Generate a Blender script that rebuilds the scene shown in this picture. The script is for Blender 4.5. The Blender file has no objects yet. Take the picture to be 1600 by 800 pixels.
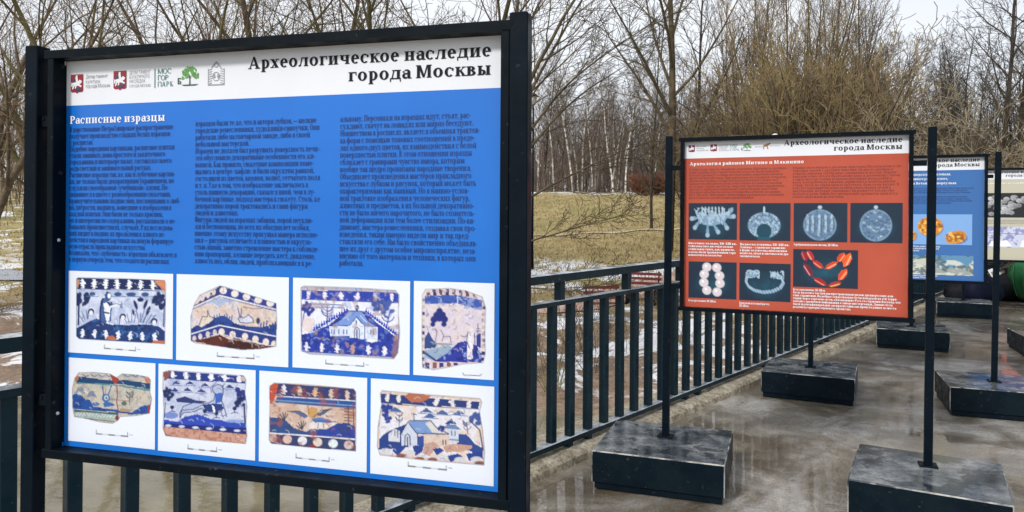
import bpy, math, random
import numpy as np
from mathutils import Vector, Matrix
R = math.radians
sc = bpy.context.scene
COL = sc.collection
# ------------------------------------------------------------------ camera, sky, sun, exposure
cam_d = bpy.data.cameras.new('camera')
cam_d.sensor_width = 36.0
cam_d.lens = 36.0 * 1155.0 / 1600.0
cam_d.shift_y = -57.0 / 1600.0
cam_d.clip_start = 0.05
cam_d.clip_end = 2000.0
cam = bpy.data.objects.new('camera', cam_d)
COL.objects.link(cam)
cam.location = (0, 0, 1.6)
cam.rotation_euler = (Matrix.Rotation(R(90), 3, 'X') @ Matrix.Rotation(R(0.4), 3, 'Z')).to_euler()
sc.camera = cam

SUN_DIR = Vector((-0.50, -0.62, 0.60)).normalized()      # towards the sun
SUN_EL = math.asin(SUN_DIR.z)
SUN_ROT = math.atan2(SUN_DIR.x, SUN_DIR.y)
sun_d = bpy.data.lights.new('sun', 'SUN')
sun_d.energy = 2.0
sun_d.angle = R(9)
sun_d.color = (1.0, 0.955, 0.89)
sun = bpy.data.objects.new('sun', sun_d)
COL.objects.link(sun)
sun.rotation_euler = SUN_DIR.to_track_quat('Z', 'Y').to_euler()

world = bpy.data.worlds.new('World')
sc.world = world
world.use_nodes = True
wn = world.node_tree.nodes; wl = world.node_tree.links
wn.clear()
w_out = wn.new('ShaderNodeOutputWorld')
w_bg = wn.new('ShaderNodeBackground'); w_bg.inputs['Strength'].default_value = 0.1
sky = wn.new('ShaderNodeTexSky'); sky.sky_type = 'NISHITA'; sky.sun_disc = False
sky.sun_elevation = SUN_EL; sky.sun_rotation = SUN_ROT
sky.air_density = 1.0; sky.dust_density = 2.0
w_tc = wn.new('ShaderNodeTexCoord')
w_map = wn.new('ShaderNodeMapping'); w_map.inputs['Scale'].default_value = (1.0, 1.0, 2.2)
w_nz = wn.new('ShaderNodeTexNoise'); w_nz.inputs['Scale'].default_value = 2.3
w_nz.inputs['Detail'].default_value = 6; w_nz.inputs['Roughness'].default_value = 0.55
w_rp = wn.new('ShaderNodeValToRGB')
w_rp.color_ramp.elements[0].position = 0.30; w_rp.color_ramp.elements[0].color = (0.78, 0.78, 0.78, 1)
w_rp.color_ramp.elements[1].position = 0.62; w_rp.color_ramp.elements[1].color = (0.97, 0.97, 0.97, 1)
w_mix = wn.new('ShaderNodeMixRGB'); w_mix.inputs[2].default_value = (7.5, 7.75, 8.15, 1)
wl.new(w_tc.outputs['Generated'], w_map.inputs['Vector']); wl.new(w_map.outputs[0], w_nz.inputs['Vector'])
wl.new(w_nz.outputs['Fac'], w_rp.inputs[0]); wl.new(w_rp.outputs[0], w_mix.inputs[0])
wl.new(sky.outputs[0], w_mix.inputs[1]); wl.new(w_mix.outputs[0], w_bg.inputs['Color'])
wl.new(w_bg.outputs[0], w_out.inputs['Surface'])

sc.view_settings.view_transform = 'Standard'
sc.view_settings.look = 'None'
sc.view_settings.gamma = 1.0
sc.view_settings.exposure = 0.40

# ------------------------------------------------------------------ helpers
def tag(o, label=None, cat=None, group=None, kind=None):
    if label: o['label'] = label
    if cat: o['category'] = cat
    if group: o['group'] = group
    if kind: o['kind'] = kind
    return o

def empty(name, loc, rz=0.0):
    o = bpy.data.objects.new(name, None); COL.objects.link(o)
    o.empty_display_size = 0.1
    o.location = loc; o.rotation_euler = (0, 0, rz)
    return o

class MB:
    """collects polygons, builds one mesh"""
    def __init__(s): s.v = []; s.f = []; s.mi = []
    def poly(s, pts, mi=0):
        n = len(s.v); s.v.extend([tuple(p) for p in pts]); s.f.append(tuple(range(n, n + len(pts)))); s.mi.append(mi)
    def box(s, c, d, rz=0.0, mi=0, bev=0.0, mtop=None, taper=0.0, mbev=None):
        """box centre c, full dims d, rotation about z, optional chamfer of the vertical and top edges"""
        cx, cy, cz = c; hx, hy, hz = d[0] / 2, d[1] / 2, d[2] / 2
        ca, sa = math.cos(rz), math.sin(rz)
        def T(x, y, z): return (cx + x * ca - y * sa, cy + x * sa + y * ca, cz + z)
        b = bev
        if b <= 0:
            n = len(s.v)
            s.v += [T(x, y, z) for z in (-hz, hz) for x, y in ((-hx, -hy), (hx, -hy), (hx, hy), (-hx, hy))]
            fs = [(0, 3, 2, 1), (4, 5, 6, 7), (0, 1, 5, 4), (1, 2, 6, 5), (2, 3, 7, 6), (3, 0, 4, 7)]
            for k, f in enumerate(fs):
                s.f.append(tuple(n + i for i in f)); s.mi.append(mtop if (mtop is not None and k == 1) else mi)
        else:
            def ring(ix, z):
                x, y = hx - ix, hy - ix
                return [T(*p, z) for p in ((-x + b, -y), (x - b, -y), (x, -y + b), (x, y - b), (x - b, y), (-x + b, y), (-x, y - b), (-x, -y + b))]
            rings = [ring(taper, -hz), ring(0, hz - b), ring(b, hz)]
            n = len(s.v)
            for r_ in rings: s.v += r_
            for k in range(2):
                for i in range(8):
                    j = (i + 1) % 8
                    s.f.append((n + 8 * k + i, n + 8 * k + j, n + 8 * k + 8 + j, n + 8 * k + 8 + i)); s.mi.append(mbev if (mbev is not None and (k == 1 or i % 2 == 1)) else mi)
            s.f.append(tuple(n + 16 + i for i in range(8))); s.mi.append(mtop if mtop is not None else mi)
            s.f.append(tuple(n + 7 - i for i in range(8))); s.mi.append(mi)
    def tube(s, pts, rad, sides=6, mi=0, cap=True):
        pts = [Vector(p) for p in pts]
        if not hasattr(rad, '__len__'): rad = [rad] * len(pts)
        n0 = len(s.v); ref = Vector((0.31, 0.17, 0.93))
        for i, p in enumerate(pts):
            d = (pts[min(i + 1, len(pts) - 1)] - pts[max(i - 1, 0)])
            d = d.normalized() if d.length > 1e-9 else Vector((0, 0, 1))
            a = d.cross(ref if abs(d.dot(ref)) < 0.95 else Vector((1, 0, 0))).normalized(); b = d.cross(a)
            for k in range(sides):
                t = 2 * math.pi * k / sides
                s.v.append(tuple(p + (a * math.cos(t) + b * math.sin(t)) * rad[i]))
        for i in range(len(pts) - 1):
            for k in range(sides):
                j = (k + 1) % sides; q = n0 + i * sides
                s.f.append((q + k, q + j, q + sides + j, q + sides + k)); s.mi.append(mi)
        if cap:
            s.f.append(tuple(n0 + sides - 1 - k for k in range(sides))); s.mi.append(mi)
            q = n0 + (len(pts) - 1) * sides
            s.f.append(tuple(q + k for k in range(sides))); s.mi.append(mi)
    def lathe(s, prof, c=(0, 0, 0), n=24, mi=0):
        n0 = len(s.v)
        for r_, z in prof:
            for k in range(n):
                t = 2 * math.pi * k / n
                s.v.append((c[0] + r_ * math.cos(t), c[1] + r_ * math.sin(t), c[2] + z))
        for i in range(len(prof) - 1):
            for k in range(n):
                j = (k + 1) % n; q = n0 + i * n
                s.f.append((q + k, q + j, q + n + j, q + n + k)); s.mi.append(mi)
    def mesh(s, name, mats, smooth=False):
        me = bpy.data.meshes.new(name)
        me.from_pydata(s.v, [], s.f)
        for m in (mats if isinstance(mats, (list, tuple)) else [mats]): me.materials.append(m)
        if any(s.mi): me.polygons.foreach_set('material_index', s.mi)
        if smooth: me.polygons.foreach_set('use_smooth', [True] * len(s.f))
        me.update()
        return me
    def build(s, name, mats, parent=None, smooth=False):
        return link(name, s.mesh(name, mats, smooth), parent)

def link(name, me, parent=None, loc=None, rz=0.0):
    o = bpy.data.objects.new(name, me); COL.objects.link(o)
    if parent: o.parent = parent
    if loc is not None: o.location = loc
    if rz: o.rotation_euler = (0, 0, rz)
    return o

# ------------------------------------------------------------------ materials
def mat(name, col, rough=0.5, spec=0.5, metal=0.0):
    m = bpy.data.materials.new(name); m.use_nodes = True
    b = m.node_tree.nodes['Principled BSDF']
    b.inputs['Base Color'].default_value = (*col, 1); b.inputs['Roughness'].default_value = rough
    b.inputs['Specular IOR Level'].default_value = spec; b.inputs['Metallic'].default_value = metal
    return m

def N(m, t): return m.node_tree.nodes.new(t)
def L(m, a, b): m.node_tree.links.new(a, b)
def bsdf(m): return m.node_tree.nodes['Principled BSDF']

def noise(m, scale, detail=4, rough=0.5, coord='Object', stretch=None, dist=0.0):
    tc = N(m, 'ShaderNodeTexCoord') if coord != 'World' else N(m, 'ShaderNodeNewGeometry')
    src = tc.outputs['Position'] if coord == 'World' else tc.outputs[coord]
    if stretch:
        mp = N(m, 'ShaderNodeMapping'); mp.inputs['Scale'].default_value = stretch
        L(m, src, mp.inputs['Vector']); src = mp.outputs[0]
    n = N(m, 'ShaderNodeTexNoise'); n.inputs['Scale'].default_value = scale
    n.inputs['Detail'].default_value = detail; n.inputs['Roughness'].default_value = rough
    n.inputs['Distortion'].default_value = dist
    L(m, src, n.inputs['Vector']); return n.outputs['Fac']

def ramp(m, fac, stops):
    r_ = N(m, 'ShaderNodeValToRGB'); e = r_.color_ramp.elements
    while len(e) > 1: e.remove(e[-1])
    for i, (p, c) in enumerate(stops):
        if not hasattr(c, '__len__'): c = (c, c, c)
        q = e[0] if i == 0 else e.new(p)
        q.position = p; q.color = (*c, 1)
    L(m, fac, r_.inputs[0]); return r_.outputs[0]

def mixc(m, fac, a, b, mode='MIX'):
    x = N(m, 'ShaderNodeMixRGB'); x.blend_type = mode
    for i, s in ((0, fac), (1, a), (2, b)):
        if hasattr(s, 'is_output'): L(m, s, x.inputs[i])
        elif i == 0: x.inputs[0].default_value = s
        else: x.inputs[i].default_value = (*s, 1)
    return x.outputs[0]

def bump(m, h, strength, dist):
    b = N(m, 'ShaderNodeBump'); b.inputs['Strength'].default_value = strength; b.inputs['Distance'].default_value = dist
    L(m, h, b.inputs['Height']); L(m, b.outputs[0], bsdf(m).inputs['Normal'])

def nmat(name, c1, c2, scale, rough=0.6, spec=0.4, lo=0.35, hi=0.65, detail=4, coord='Object', stretch=None, bmp=0.0, rrange=None):
    m = mat(name, c1, rough, spec)
    f = noise(m, scale, detail, 0.6, coord, stretch)
    L(m, ramp(m, f, [(lo, c1), (hi, c2)]), bsdf(m).inputs['Base Color'])
    if rrange: L(m, ramp(m, f, [(lo, rrange[0]), (hi, rrange[1])]), bsdf(m).inputs['Roughness'])
    if bmp: bump(m, f, 0.6, bmp)
    return m

# dark blue-black enamel on posts and frames, chipped a little
def paint(name, c1, c2, chips=0.0, rough=(0.30, 0.55), spec=0.07):
    m = mat(name, c1, 0.4, spec)
    f = noise(m, 7, 5, 0.6)
    c = ramp(m, f, [(0.35, c1), (0.7, c2)])
    if chips:
        g = noise(m, 42, 6, 0.7)
        k = ramp(m, g, [(0.63, 0.0), (0.67, chips)])
        c = mixc(m, k, c, (0.16, 0.17, 0.16))
    L(m, c, bsdf(m).inputs['Base Color'])
    L(m, ramp(m, noise(m, 16, 4), [(0.35, rough[0]), (0.65, rough[1])]), bsdf(m).inputs['Roughness'])
    bump(m, noise(m, 60, 3), 0.25, 0.0015)
    return m

M = {}
M['post'] = paint('post_enamel', (0.0018, 0.0050, 0.010), (0.0035, 0.009, 0.016), 0.12)
M['frame'] = paint('frame_enamel', (0.0016, 0.0044, 0.008), (0.004, 0.008, 0.012), 0.2)
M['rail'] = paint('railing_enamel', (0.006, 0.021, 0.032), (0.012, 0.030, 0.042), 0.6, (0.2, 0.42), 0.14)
M['ballast'] = paint('ballast_enamel', (0.002, 0.0065, 0.012), (0.006, 0.013, 0.019), 0.22)
M['worn_edge'] = nmat('worn_edge', (0.03, 0.04, 0.05), (0.42, 0.41, 0.38), 9, 0.4, 0.4, lo=0.42, hi=0.6, detail=6, coord='World')
M['steel'] = nmat('bright_steel', (0.45, 0.46, 0.48), (0.7, 0.7, 0.72), 60, 0.3, 0.5)

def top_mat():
    m = mat('ballast_top_worn_skylit', (0.2, 0.21, 0.22), 0.3, 0.4)
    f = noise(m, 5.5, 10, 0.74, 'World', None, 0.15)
    c = ramp(m, f, [(0.34, (0.030, 0.040, 0.052)), (0.45, (0.07, 0.082, 0.095)), (0.56, (0.17, 0.18, 0.19)), (0.67, (0.30, 0.30, 0.29)), (0.78, (0.46, 0.45, 0.41))])  # scuffed grey paint, lightened by sky reflection painted into the colour
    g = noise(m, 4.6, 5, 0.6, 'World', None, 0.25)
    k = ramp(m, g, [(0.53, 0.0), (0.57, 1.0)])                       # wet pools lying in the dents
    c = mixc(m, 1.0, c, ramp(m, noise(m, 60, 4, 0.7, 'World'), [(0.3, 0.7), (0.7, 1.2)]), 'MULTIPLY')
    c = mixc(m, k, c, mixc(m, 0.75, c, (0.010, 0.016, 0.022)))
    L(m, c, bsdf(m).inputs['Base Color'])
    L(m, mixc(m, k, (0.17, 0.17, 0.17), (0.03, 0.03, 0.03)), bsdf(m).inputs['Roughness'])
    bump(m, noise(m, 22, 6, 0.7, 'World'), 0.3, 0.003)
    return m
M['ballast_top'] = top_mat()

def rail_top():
    m = mat('rail_top_wet_skylit', (0.2, 0.24, 0.26), 0.3)  # pale base colour paints the sky's reflection onto the wet top faces
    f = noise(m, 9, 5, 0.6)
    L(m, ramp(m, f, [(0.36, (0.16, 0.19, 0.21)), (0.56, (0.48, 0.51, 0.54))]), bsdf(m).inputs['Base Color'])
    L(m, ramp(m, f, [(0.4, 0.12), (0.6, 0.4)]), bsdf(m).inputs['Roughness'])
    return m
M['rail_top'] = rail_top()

def wet_deck():
    m = mat('wet_asphalt', (0.1, 0.08, 0.06), 0.3, 0.5)
    big = noise(m, 0.75, 6, 0.6, 'World', None, 0.8)
    mid = noise(m, 3.6, 6, 0.65, 'World', None, 0.5)
    fine = noise(m, 85, 6, 0.8, 'World')
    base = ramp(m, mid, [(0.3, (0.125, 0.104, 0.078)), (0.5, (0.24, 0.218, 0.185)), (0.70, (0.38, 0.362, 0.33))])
    painted_sheen = ramp(m, noise(m, 0.9, 5, 0.6, 'World', (1, 1, 1), 1.2), [(0.42, 0.0), (0.58, 1.0)])  # patches of wet sky glare painted into the asphalt colour
    base = mixc(m, painted_sheen, mixc(m, 1.0, base, (0.72, 0.66, 0.56), 'MULTIPLY'), mixc(m, 1.0, base, (1.45, 1.5, 1.6), 'MULTIPLY'))
    base = mixc(m, 1.0, base, ramp(m, fine, [(0.32, 0.45), (0.5, 0.95), (0.66, 1.55)]), 'MULTIPLY')
    pud = ramp(m, mixc(m, 0.12, big, mid), [(0.452, 0.0), (0.480, 1.0)])
    damp = mixc(m, 1.0, base, (0.70, 0.66, 0.60), 'MULTIPLY')
    L(m, mixc(m, pud, base, damp), bsdf(m).inputs['Base Color'])
    L(m, ramp(m, mid, [(0.35, 0.30), (0.65, 0.5)]), bsdf(m).inputs['Roughness'])
    bsdf(m).inputs['Coat Weight'].default_value = 1.0
    bsdf(m).inputs['Coat IOR'].default_value = 1.52
    cr = mixc(m, pud, ramp(m, mid, [(0.35, 0.13), (0.6, 0.26)]), ramp(m, mid, [(0.35, 0.012), (0.6, 0.04)]))
    L(m, cr, bsdf(m).inputs['Coat Roughness'])
    bump(m, fine, 0.7, 0.006)
    rip = noise(m, 9, 3, 0.5, 'World')
    b2 = N(m, 'ShaderNodeBump'); b2.inputs['Distance'].default_value = 0.004; b2.inputs['Strength'].default_value = 0.22
    h = rip
    L(m, h, b2.inputs['Height']); L(m, b2.outputs[0], bsdf(m).inputs['Coat Normal'])
    return m
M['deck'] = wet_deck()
def kerb_mat():
    m = mat('worn_concrete', (0.35, 0.32, 0.26), 0.8, 0.3)
    f = noise(m, 9, 8, 0.72, 'World'); g = noise(m, 46, 5, 0.7, 'World')
    c = ramp(m, f, [(0.3, (0.10, 0.08, 0.05)), (0.45, (0.30, 0.26, 0.19)), (0.62, (0.46, 0.42, 0.34)), (0.8, (0.55, 0.5, 0.40))])
    c = mixc(m, 1.0, c, ramp(m, g, [(0.35, 0.5), (0.55, 1.1)]), 'MULTIPLY')
    L(m, c, bsdf(m).inputs['Base Color']); bump(m, f, 0.8, 0.02)
    return m
M['kerb'] = kerb_mat()
M['slab'] = nmat('bridge_concrete', (0.22, 0.2, 0.17), (0.34, 0.32, 0.28), 3, 0.85, 0.3, bmp=0.01)

# ------------------------------------------------------------------ geometry of the place
RZ = 0.02                                    # the bridge climbs 2 % along its length
U = Vector((0.661, 0.750, 0)); NV = Vector((-0.750, 0.661, 0))
def gz(x, y): return RZ * (U.x * x + U.y * y)
WATER = -2.0
# ------------------------------------------------------------------ lettering drawn with strokes: a bold serif with Cyrillic
XH, CAPH = 0.52, 0.72
def glyph(ch, T=0.135, Nn=0.055, S=True, q=5):
    """polygons and advance of one character, em units, y up, baseline 0"""
    P = []
    s = 0.055 if S else 0.0; sh = 0.048 if S else 0.0
    def rect(a, b, c, d): P.append([(a, b), (c, b), (c, d), (a, d)])
    def quad(*p): P.append(list(p))
    def arc(cx, cy, rx, ry, a0, a1, wh=None, wv=None):
        wh = T if wh is None else wh; wv = Nn if wv is None else wv
        k = max(2, int(q * abs(a1 - a0) / 90 + 0.5)); pr = None
        for i in range(k + 1):
            t = math.radians(a0 + (a1 - a0) * i / k); c, s_ = math.cos(t), math.sin(t)
            cur = ((cx + rx * c, cy + ry * s_), (cx + (rx - wh) * c, cy + (ry - wv) * s_))
            if pr: P.append([pr[0], cur[0], cur[1], pr[1]])
            pr = cur
    def stem(x, y0, y1, bot=True, top=True):
        rect(x, y0, x + T, y1)
        if S:
            if bot: rect(x - s, y0, x, y0 + sh); rect(x + T, y0, x + T + s, y0 + sh)
            if top: rect(x - s, y1 - sh, x, y1); rect(x + T, y1 - sh, x + T + s, y1)
    def diag(x0, y0, x1, y1, w): quad((x0 - w / 2, y0), (x0 + w / 2, y0), (x1 + w / 2, y1), (x1 - w / 2, y1))
    def tick(x, y0, y1, w): rect(x, y0, x + w, y1)
    cap = ch.isupper(); h = CAPH if cap else XH; c = ch.lower()
    b = 0.06 if S else 0.05                                           # side bearing
    W = (0.60 if cap else 0.50)
    if ch == ' ': return P, 0.24
    if ch in '.,:;':
        rect(b, 0, b + T, T * 0.9)
        if ch in ',;': quad((b + T * 0.45, 0), (b + T, 0), (b + T * 0.5, -0.13), (b + T * 0.2, -0.13))
        if ch in ':;': rect(b, XH - T, b + T, XH)
        return P, 0.25
    if ch in '-–—':
        w = {'-': 0.22, '–': 0.42, '—': 0.75}[ch]
        rect(0.03, 0.22, 0.03 + w, 0.30); return P, w + 0.06
    if ch in '«»':
        g = 1 if ch == '«' else -1
        for o in (0.10, 0.26):
            cx = o; a, b2 = (cx, cx + 0.11) if g > 0 else (cx + 0.11, cx)
            quad((a, 0.27), (b2, 0.46), (b2 + 0.05, 0.46), (a + 0.05, 0.27)); quad((a, 0.25), (b2, 0.06), (b2 + 0.05, 0.06), (a + 0.05, 0.25))
        return P, 0.46
    if ch in '()':
        if ch == '(': arc(0.27, 0.26, 0.2, 0.42, 110, 250, 0.07, 0.04)
        else: arc(0.03, 0.26, 0.2, 0.42, -70, 70, 0.07, 0.04)
        return P, 0.32
    if ch == 'I': stem(b, 0, CAPH); return P, T + 2 * b
    if ch == 'X': ch = 'Х'; c = 'х'; cap = True; h = CAPH
    if ch == 'V':
        quad((b, CAPH), (b + T * 1.1, CAPH), (b + 0.3 + 0.04, 0), (b + 0.3 - 0.04, 0)); quad((b + 0.3 - 0.02, 0), (b + 0.3 + 0.04, 0), (b + 0.56, CAPH), (b + 0.5, CAPH))
        if S: rect(b - 0.04, CAPH - sh, b + T + 0.06, CAPH); rect(b + 0.42, CAPH - sh, b + 0.62, CAPH)
        return P, 0.70
    if ch.isdigit():
        H2 = 0.66
        if ch == '1': stem(b + 0.12, 0, H2, True, False); quad((b, 0.5), (b + 0.12, H2), (b + 0.12, H2 - 0.1), (b + 0.02, 0.44)); return P, 0.46
        if ch == '0': arc(b + 0.2, H2 / 2, 0.2, H2 / 2, 0, 360); return P, 0.50
        if ch == '5':
            rect(b + 0.03, H2 - 0.09, b + 0.38, H2); rect(b + 0.03, 0.34, b + 0.09, H2); arc(b + 0.18, 0.21, 0.22, 0.21, 110, -130); return P, 0.5
        arc(b + 0.2, 0.17, 0.2, 0.17, 0, 360); arc(b + 0.2, 0.50, 0.17, 0.16, 0, 360); return P, 0.5
    if c == 'о': r_ = W * 0.50; arc(b + r_, h / 2, r_, h / 2 + 0.01, 0, 360); return P, 2 * r_ + 2 * b
    if c == 'с': r_ = W * 0.48; arc(b + r_, h / 2, r_, h / 2 + 0.01, 48, 318); tick(b + 1.55 * r_, h * 0.62, h * 0.90, 0.09); return P, 2 * r_ + 1.5 * b
    if c == 'э': r_ = W * 0.48; arc(b + r_ * 0.9, h / 2, r_, h / 2 + 0.01, 135, -135); rect(b + 0.1, h / 2 - Nn / 2, b + 1.5 * r_, h / 2 + Nn / 2); return P, 2 * r_ + 1.5 * b
    if ch == 'е': r_ = W * 0.46; arc(b + r_, h / 2, r_, h / 2 + 0.01, 0, 315); rect(b + T * 0.7, h / 2 - 0.01, b + 2 * r_ - 0.01, h / 2 + Nn - 0.01); return P, 2 * r_ + 1.6 * b
    if ch == 'Е':
        stem(b + s, 0, h, True, True); x = b + s + T
        rect(x, h - Nn, x + 0.30, h); rect(x, 0, x + 0.32, Nn); rect(x, h / 2 - Nn / 2, x + 0.22, h / 2 + Nn / 2); tick(x + 0.26, h - 0.19, h - Nn, 0.045); tick(x + 0.28, Nn, 0.19, 0.045); return P, 0.62
    if ch == 'а':
        x = b + 0.27; rect(x, 0.05, x + T, h * 0.72); arc(x + T - 0.19, h * 0.72, 0.19, h * 0.28, 0, 140); arc(b + 0.16, 0.155, 0.165, 0.165, 40, 330, T * 0.95, Nn)
        quad((x, h * 0.52), (x, h * 0.62), (b + 0.12, h * 0.60), (b + 0.12, h * 0.52)); rect(x + T * 0.2, 0, x + T + 0.07, 0.055); rect(b + 0.02, h * 0.66, b + 0.12, h * 0.82); return P, 0.52
    if ch == 'А':
        quad((b + 0.02, 0), (b + 0.08, 0), (b + 0.34, h), (b + 0.28, h)); quad((b + 0.46, 0), (b + 0.46 + T * 1.15, 0), (b + 0.36, h), (b + 0.25, h))
        rect(b + 0.15, 0.2, b + 0.5, 0.2 + Nn)
        if S: rect(b - 0.05, 0, b + 0.17, sh); rect(b + 0.38, 0, b + 0.70, sh)
        return P, 0.80
    if ch == 'б':
        r_ = 0.245; arc(b + r_, 0.27, r_, 0.28, 0, 360); arc(b + 0.30, 0.38, 0.30, 0.34, 95, 185, T * 0.8, 0.07); quad((b + 0.27, 0.66), (b + 0.27, 0.73), (b + 0.46, 0.80), (b + 0.46, 0.71)); return P, 0.60
    if ch == 'Б':
        stem(b + s, 0, h); x = b + s + T; rect(x, h - Nn, x + 0.3, h); tick(x + 0.26, h - 0.2, h - Nn, 0.045)
        arc(x + 0.08, h * 0.28, 0.25, h * 0.28, -90, 90); rect(x, 0, x + 0.09, Nn); rect(x, h * 0.56 - Nn, x + 0.09, h * 0.56); return P, 0.68
    if c == 'в':
        stem(b + s, 0, h); x = b + s + T
        arc(x + 0.05, h * 0.27, W * 0.42, h * 0.27, -90, 90); arc(x + 0.04, h * 0.755, W * 0.36, h * 0.245, -90, 90)
        for yy in (0, h * 0.52, h - Nn): rect(x, yy, x + 0.06, yy + Nn)
        return P, b * 2 + s + T + W * 0.50
    if ch == 'р' or ch == 'Р':
        if ch == 'р': stem(b + s, -0.22, h, True, False); rect(b, h - sh, b + s + 0.01, h); x = b + s + T; arc(x + 0.02, h / 2, 0.26, h / 2 + 0.01, -100, 115); return P, 0.62
        stem(b + s, 0, h); x = b + s + T; arc(x + 0.06, h * 0.72, 0.27, h * 0.28, -90, 90); rect(x, h - Nn, x + 0.07, h); rect(x, h * 0.44, x + 0.07, h * 0.44 + Nn); return P, 0.64
    if c == 'у':
        d = -0.22 if not cap else 0.0
        quad((b, h), (b + T * 1.15, h), (b + 0.30, 0.05 + (0.15 if cap else 0)), (b + 0.20, 0.05 + (0.15 if cap else 0))); quad((b + 0.12, d), (b + 0.19, d), (b + 0.50, h), (b + 0.44, h))
        rect(b - 0.0, d, b + 0.16, d + 0.075)
        if S: rect(b - 0.05, h - sh, b + T + 0.07, h); rect(b + 0.36, h - sh, b + 0.57, h)
        return P, 0.62
    if c == 'ф':
        stem(b + 0.26, -0.20 if not cap else 0, 0.74); r_ = 0.36; arc(b + r_ - 0.03, h / 2, r_, h / 2 + 0.01, 0, 360); return P, 0.80
    if c == 'х':
        w = W * 0.95
        quad((b, h), (b + T * 1.2, h), (b + w, 0), (b + w - T * 1.2, 0)); quad((b + 0.02, 0), (b + 0.08, 0), (b + w - 0.03, h), (b + w - 0.09, h))
        if S:
            for a_, yy in ((b - 0.04, 0), (b + w - T - 0.09, 0), (b - 0.04, h - sh), (b + w - 0.2, h - sh)): rect(a_, yy, a_ + 0.23, yy + sh)
        return P, w + 2 * b
    if c == 'з':
        arc(b + 0.17, h * 0.73, 0.20, h * 0.28, 140, -80); arc(b + 0.17, h * 0.27, 0.23, h * 0.28, 80, -140); rect(b + 0.10, h / 2 - Nn / 2, b + 0.22, h / 2 + Nn / 2); rect(b - 0.01, h * 0.68, b + 0.05, h * 0.86); return P, 0.50
    if c == 'ж':
        w = W * 1.45; x = b + w / 2 - T / 2; stem(x, 0, h)
        for g in (-1, 1):
            mx = b + w / 2 + g * T / 2
            for yy in (0, h):
                ex = b + w / 2 + g * w / 2
                quad((mx, h / 2 - 0.02), (mx, h / 2 + 0.04), (ex - g * 0.0, yy), (ex - g * (T if yy == 0 else 0.07), yy))
            if S: rect(b + w / 2 + g * w / 2 - 0.1, 0, b + w / 2 + g * w / 2 + 0.06, sh)
        return P, w + 2 * b
    if c == 'к':
        stem(b + s, 0, h); x = b + s + T
        quad((x, h / 2 - 0.04), (x, h / 2 + 0.05), (x + 0.28, h), (x + 0.20, h)); quad((x + 0.04, h / 2 - 0.03), (x + 0.12, h / 2 + 0.06), (x + 0.33, 0), (x + 0.17, 0))
        if S: rect(x + 0.13, h - sh, x + 0.33, h); rect(x + 0.12, 0, x + 0.39, sh)
        return P, 0.60 if not cap else 0.66
    if c == 'г':
        stem(b + s, 0, h); x = b + s + T; rect(x, h - Nn, x + W * 0.46, h); tick(x + W * 0.46 - 0.05, h - 0.2, h - Nn, 0.05); return P, b + s + T + W * 0.5 + 0.02
    if c == 'т':
        w = W * 1.02; x = b + w / 2 - T / 2; stem(x, 0, h, True, False); rect(b, h - Nn, b + w, h); tick(b, h - 0.19, h - Nn, 0.05); tick(b + w - 0.05, h - 0.19, h - Nn, 0.05); return P, w + 2 * b - 0.03
    if c in 'лд':
        w = W * 0.95; x = b + s + w - T - 0.02; stem(x, 0, h, c == 'л'); rect(b + 0.14, h - Nn, x, h); quad((b + 0.05, 0.0), (b + 0.115, 0.0), (b + 0.225, h), (b + 0.165, h))
        if c == 'л': rect(b - 0.02, 0, b + 0.09, 0.085)
        else:
            rect(b - 0.02, 0, x + T + 0.05, Nn); tick(b - 0.02, -0.15, 0, 0.055); tick(x + T, -0.15, 0, 0.055)
            if S: rect(b + 0.09, h - sh, x, h)
        return P, w + 2 * b + s + 0.02
    if c == 'м':
        w = W * 1.2; stem(b + s, 0, h, True, False); stem(b + s + w - T, 0, h, True, True); rect(b, h - sh, b + s + 0.01, h)
        quad((b + s + T * 0.35, h), (b + s + T * 1.25, h), (b + s + w / 2 + 0.06, 0.03), (b + s + w / 2 - 0.06, 0.03)); quad((b + s + w / 2 - 0.03, 0.03), (b + s + w / 2 + 0.03, 0.03), (b + s + w - T + 0.03, h), (b + s + w - T - 0.05, h))
        return P, w + 2 * b + 2 * s
    if c in 'нпийцшщыюьъяч':
        w = W * 0.92; x0 = b + s; x1 = x0 + w - T
        if c == 'ш' or c == 'щ': w = W * 1.35; x1 = x0 + w - T
        if c == 'н': stem(x0, 0, h); stem(x1, 0, h); rect(x0 + T, h / 2 - Nn / 2, x1, h / 2 + Nn / 2)
        elif c == 'п': stem(x0, 0, h); stem(x1, 0, h); rect(x0 + T, h - Nn, x1, h)
        elif c in 'ий':
            stem(x0, 0, h); stem(x1, 0, h); quad((x0 + T, 0.04), (x0 + T, 0.13), (x1, h - 0.04), (x1, h - 0.13))
            if c == 'й': arc(b + s + w / 2, h + 0.21, 0.13, 0.14, 190, 350, 0.05, 0.06)
        elif c == 'ц': stem(x0, 0, h); stem(x1, 0, h); rect(x0 + T, 0, x1, Nn); tick(x1 + T, -0.14, Nn, 0.06)
        elif c in 'шщ':
            xm = (x0 + x1) / 2; stem(x0, 0, h); stem(xm, 0, h); stem(x1, 0, h); rect(x0 + T, 0, xm, Nn); rect(xm + T, 0, x1, Nn)
            if c == 'щ': tick(x1 + T, -0.14, Nn, 0.06)
        elif c in 'ьыъ':
            if c == 'ъ': rect(b - 0.04, h - Nn, x0 + 0.05, h); tick(b - 0.04, h - 0.17, h - Nn, 0.045); x0 += 0.05
            stem(x0, 0, h); arc(x0 + T + 0.03, h * 0.29, W * 0.38, h * 0.29, -90, 90); rect(x0 + T, 0, x0 + T + 0.04, Nn); rect(x0 + T, h * 0.58 - Nn, x0 + T + 0.04, h * 0.58)
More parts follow.
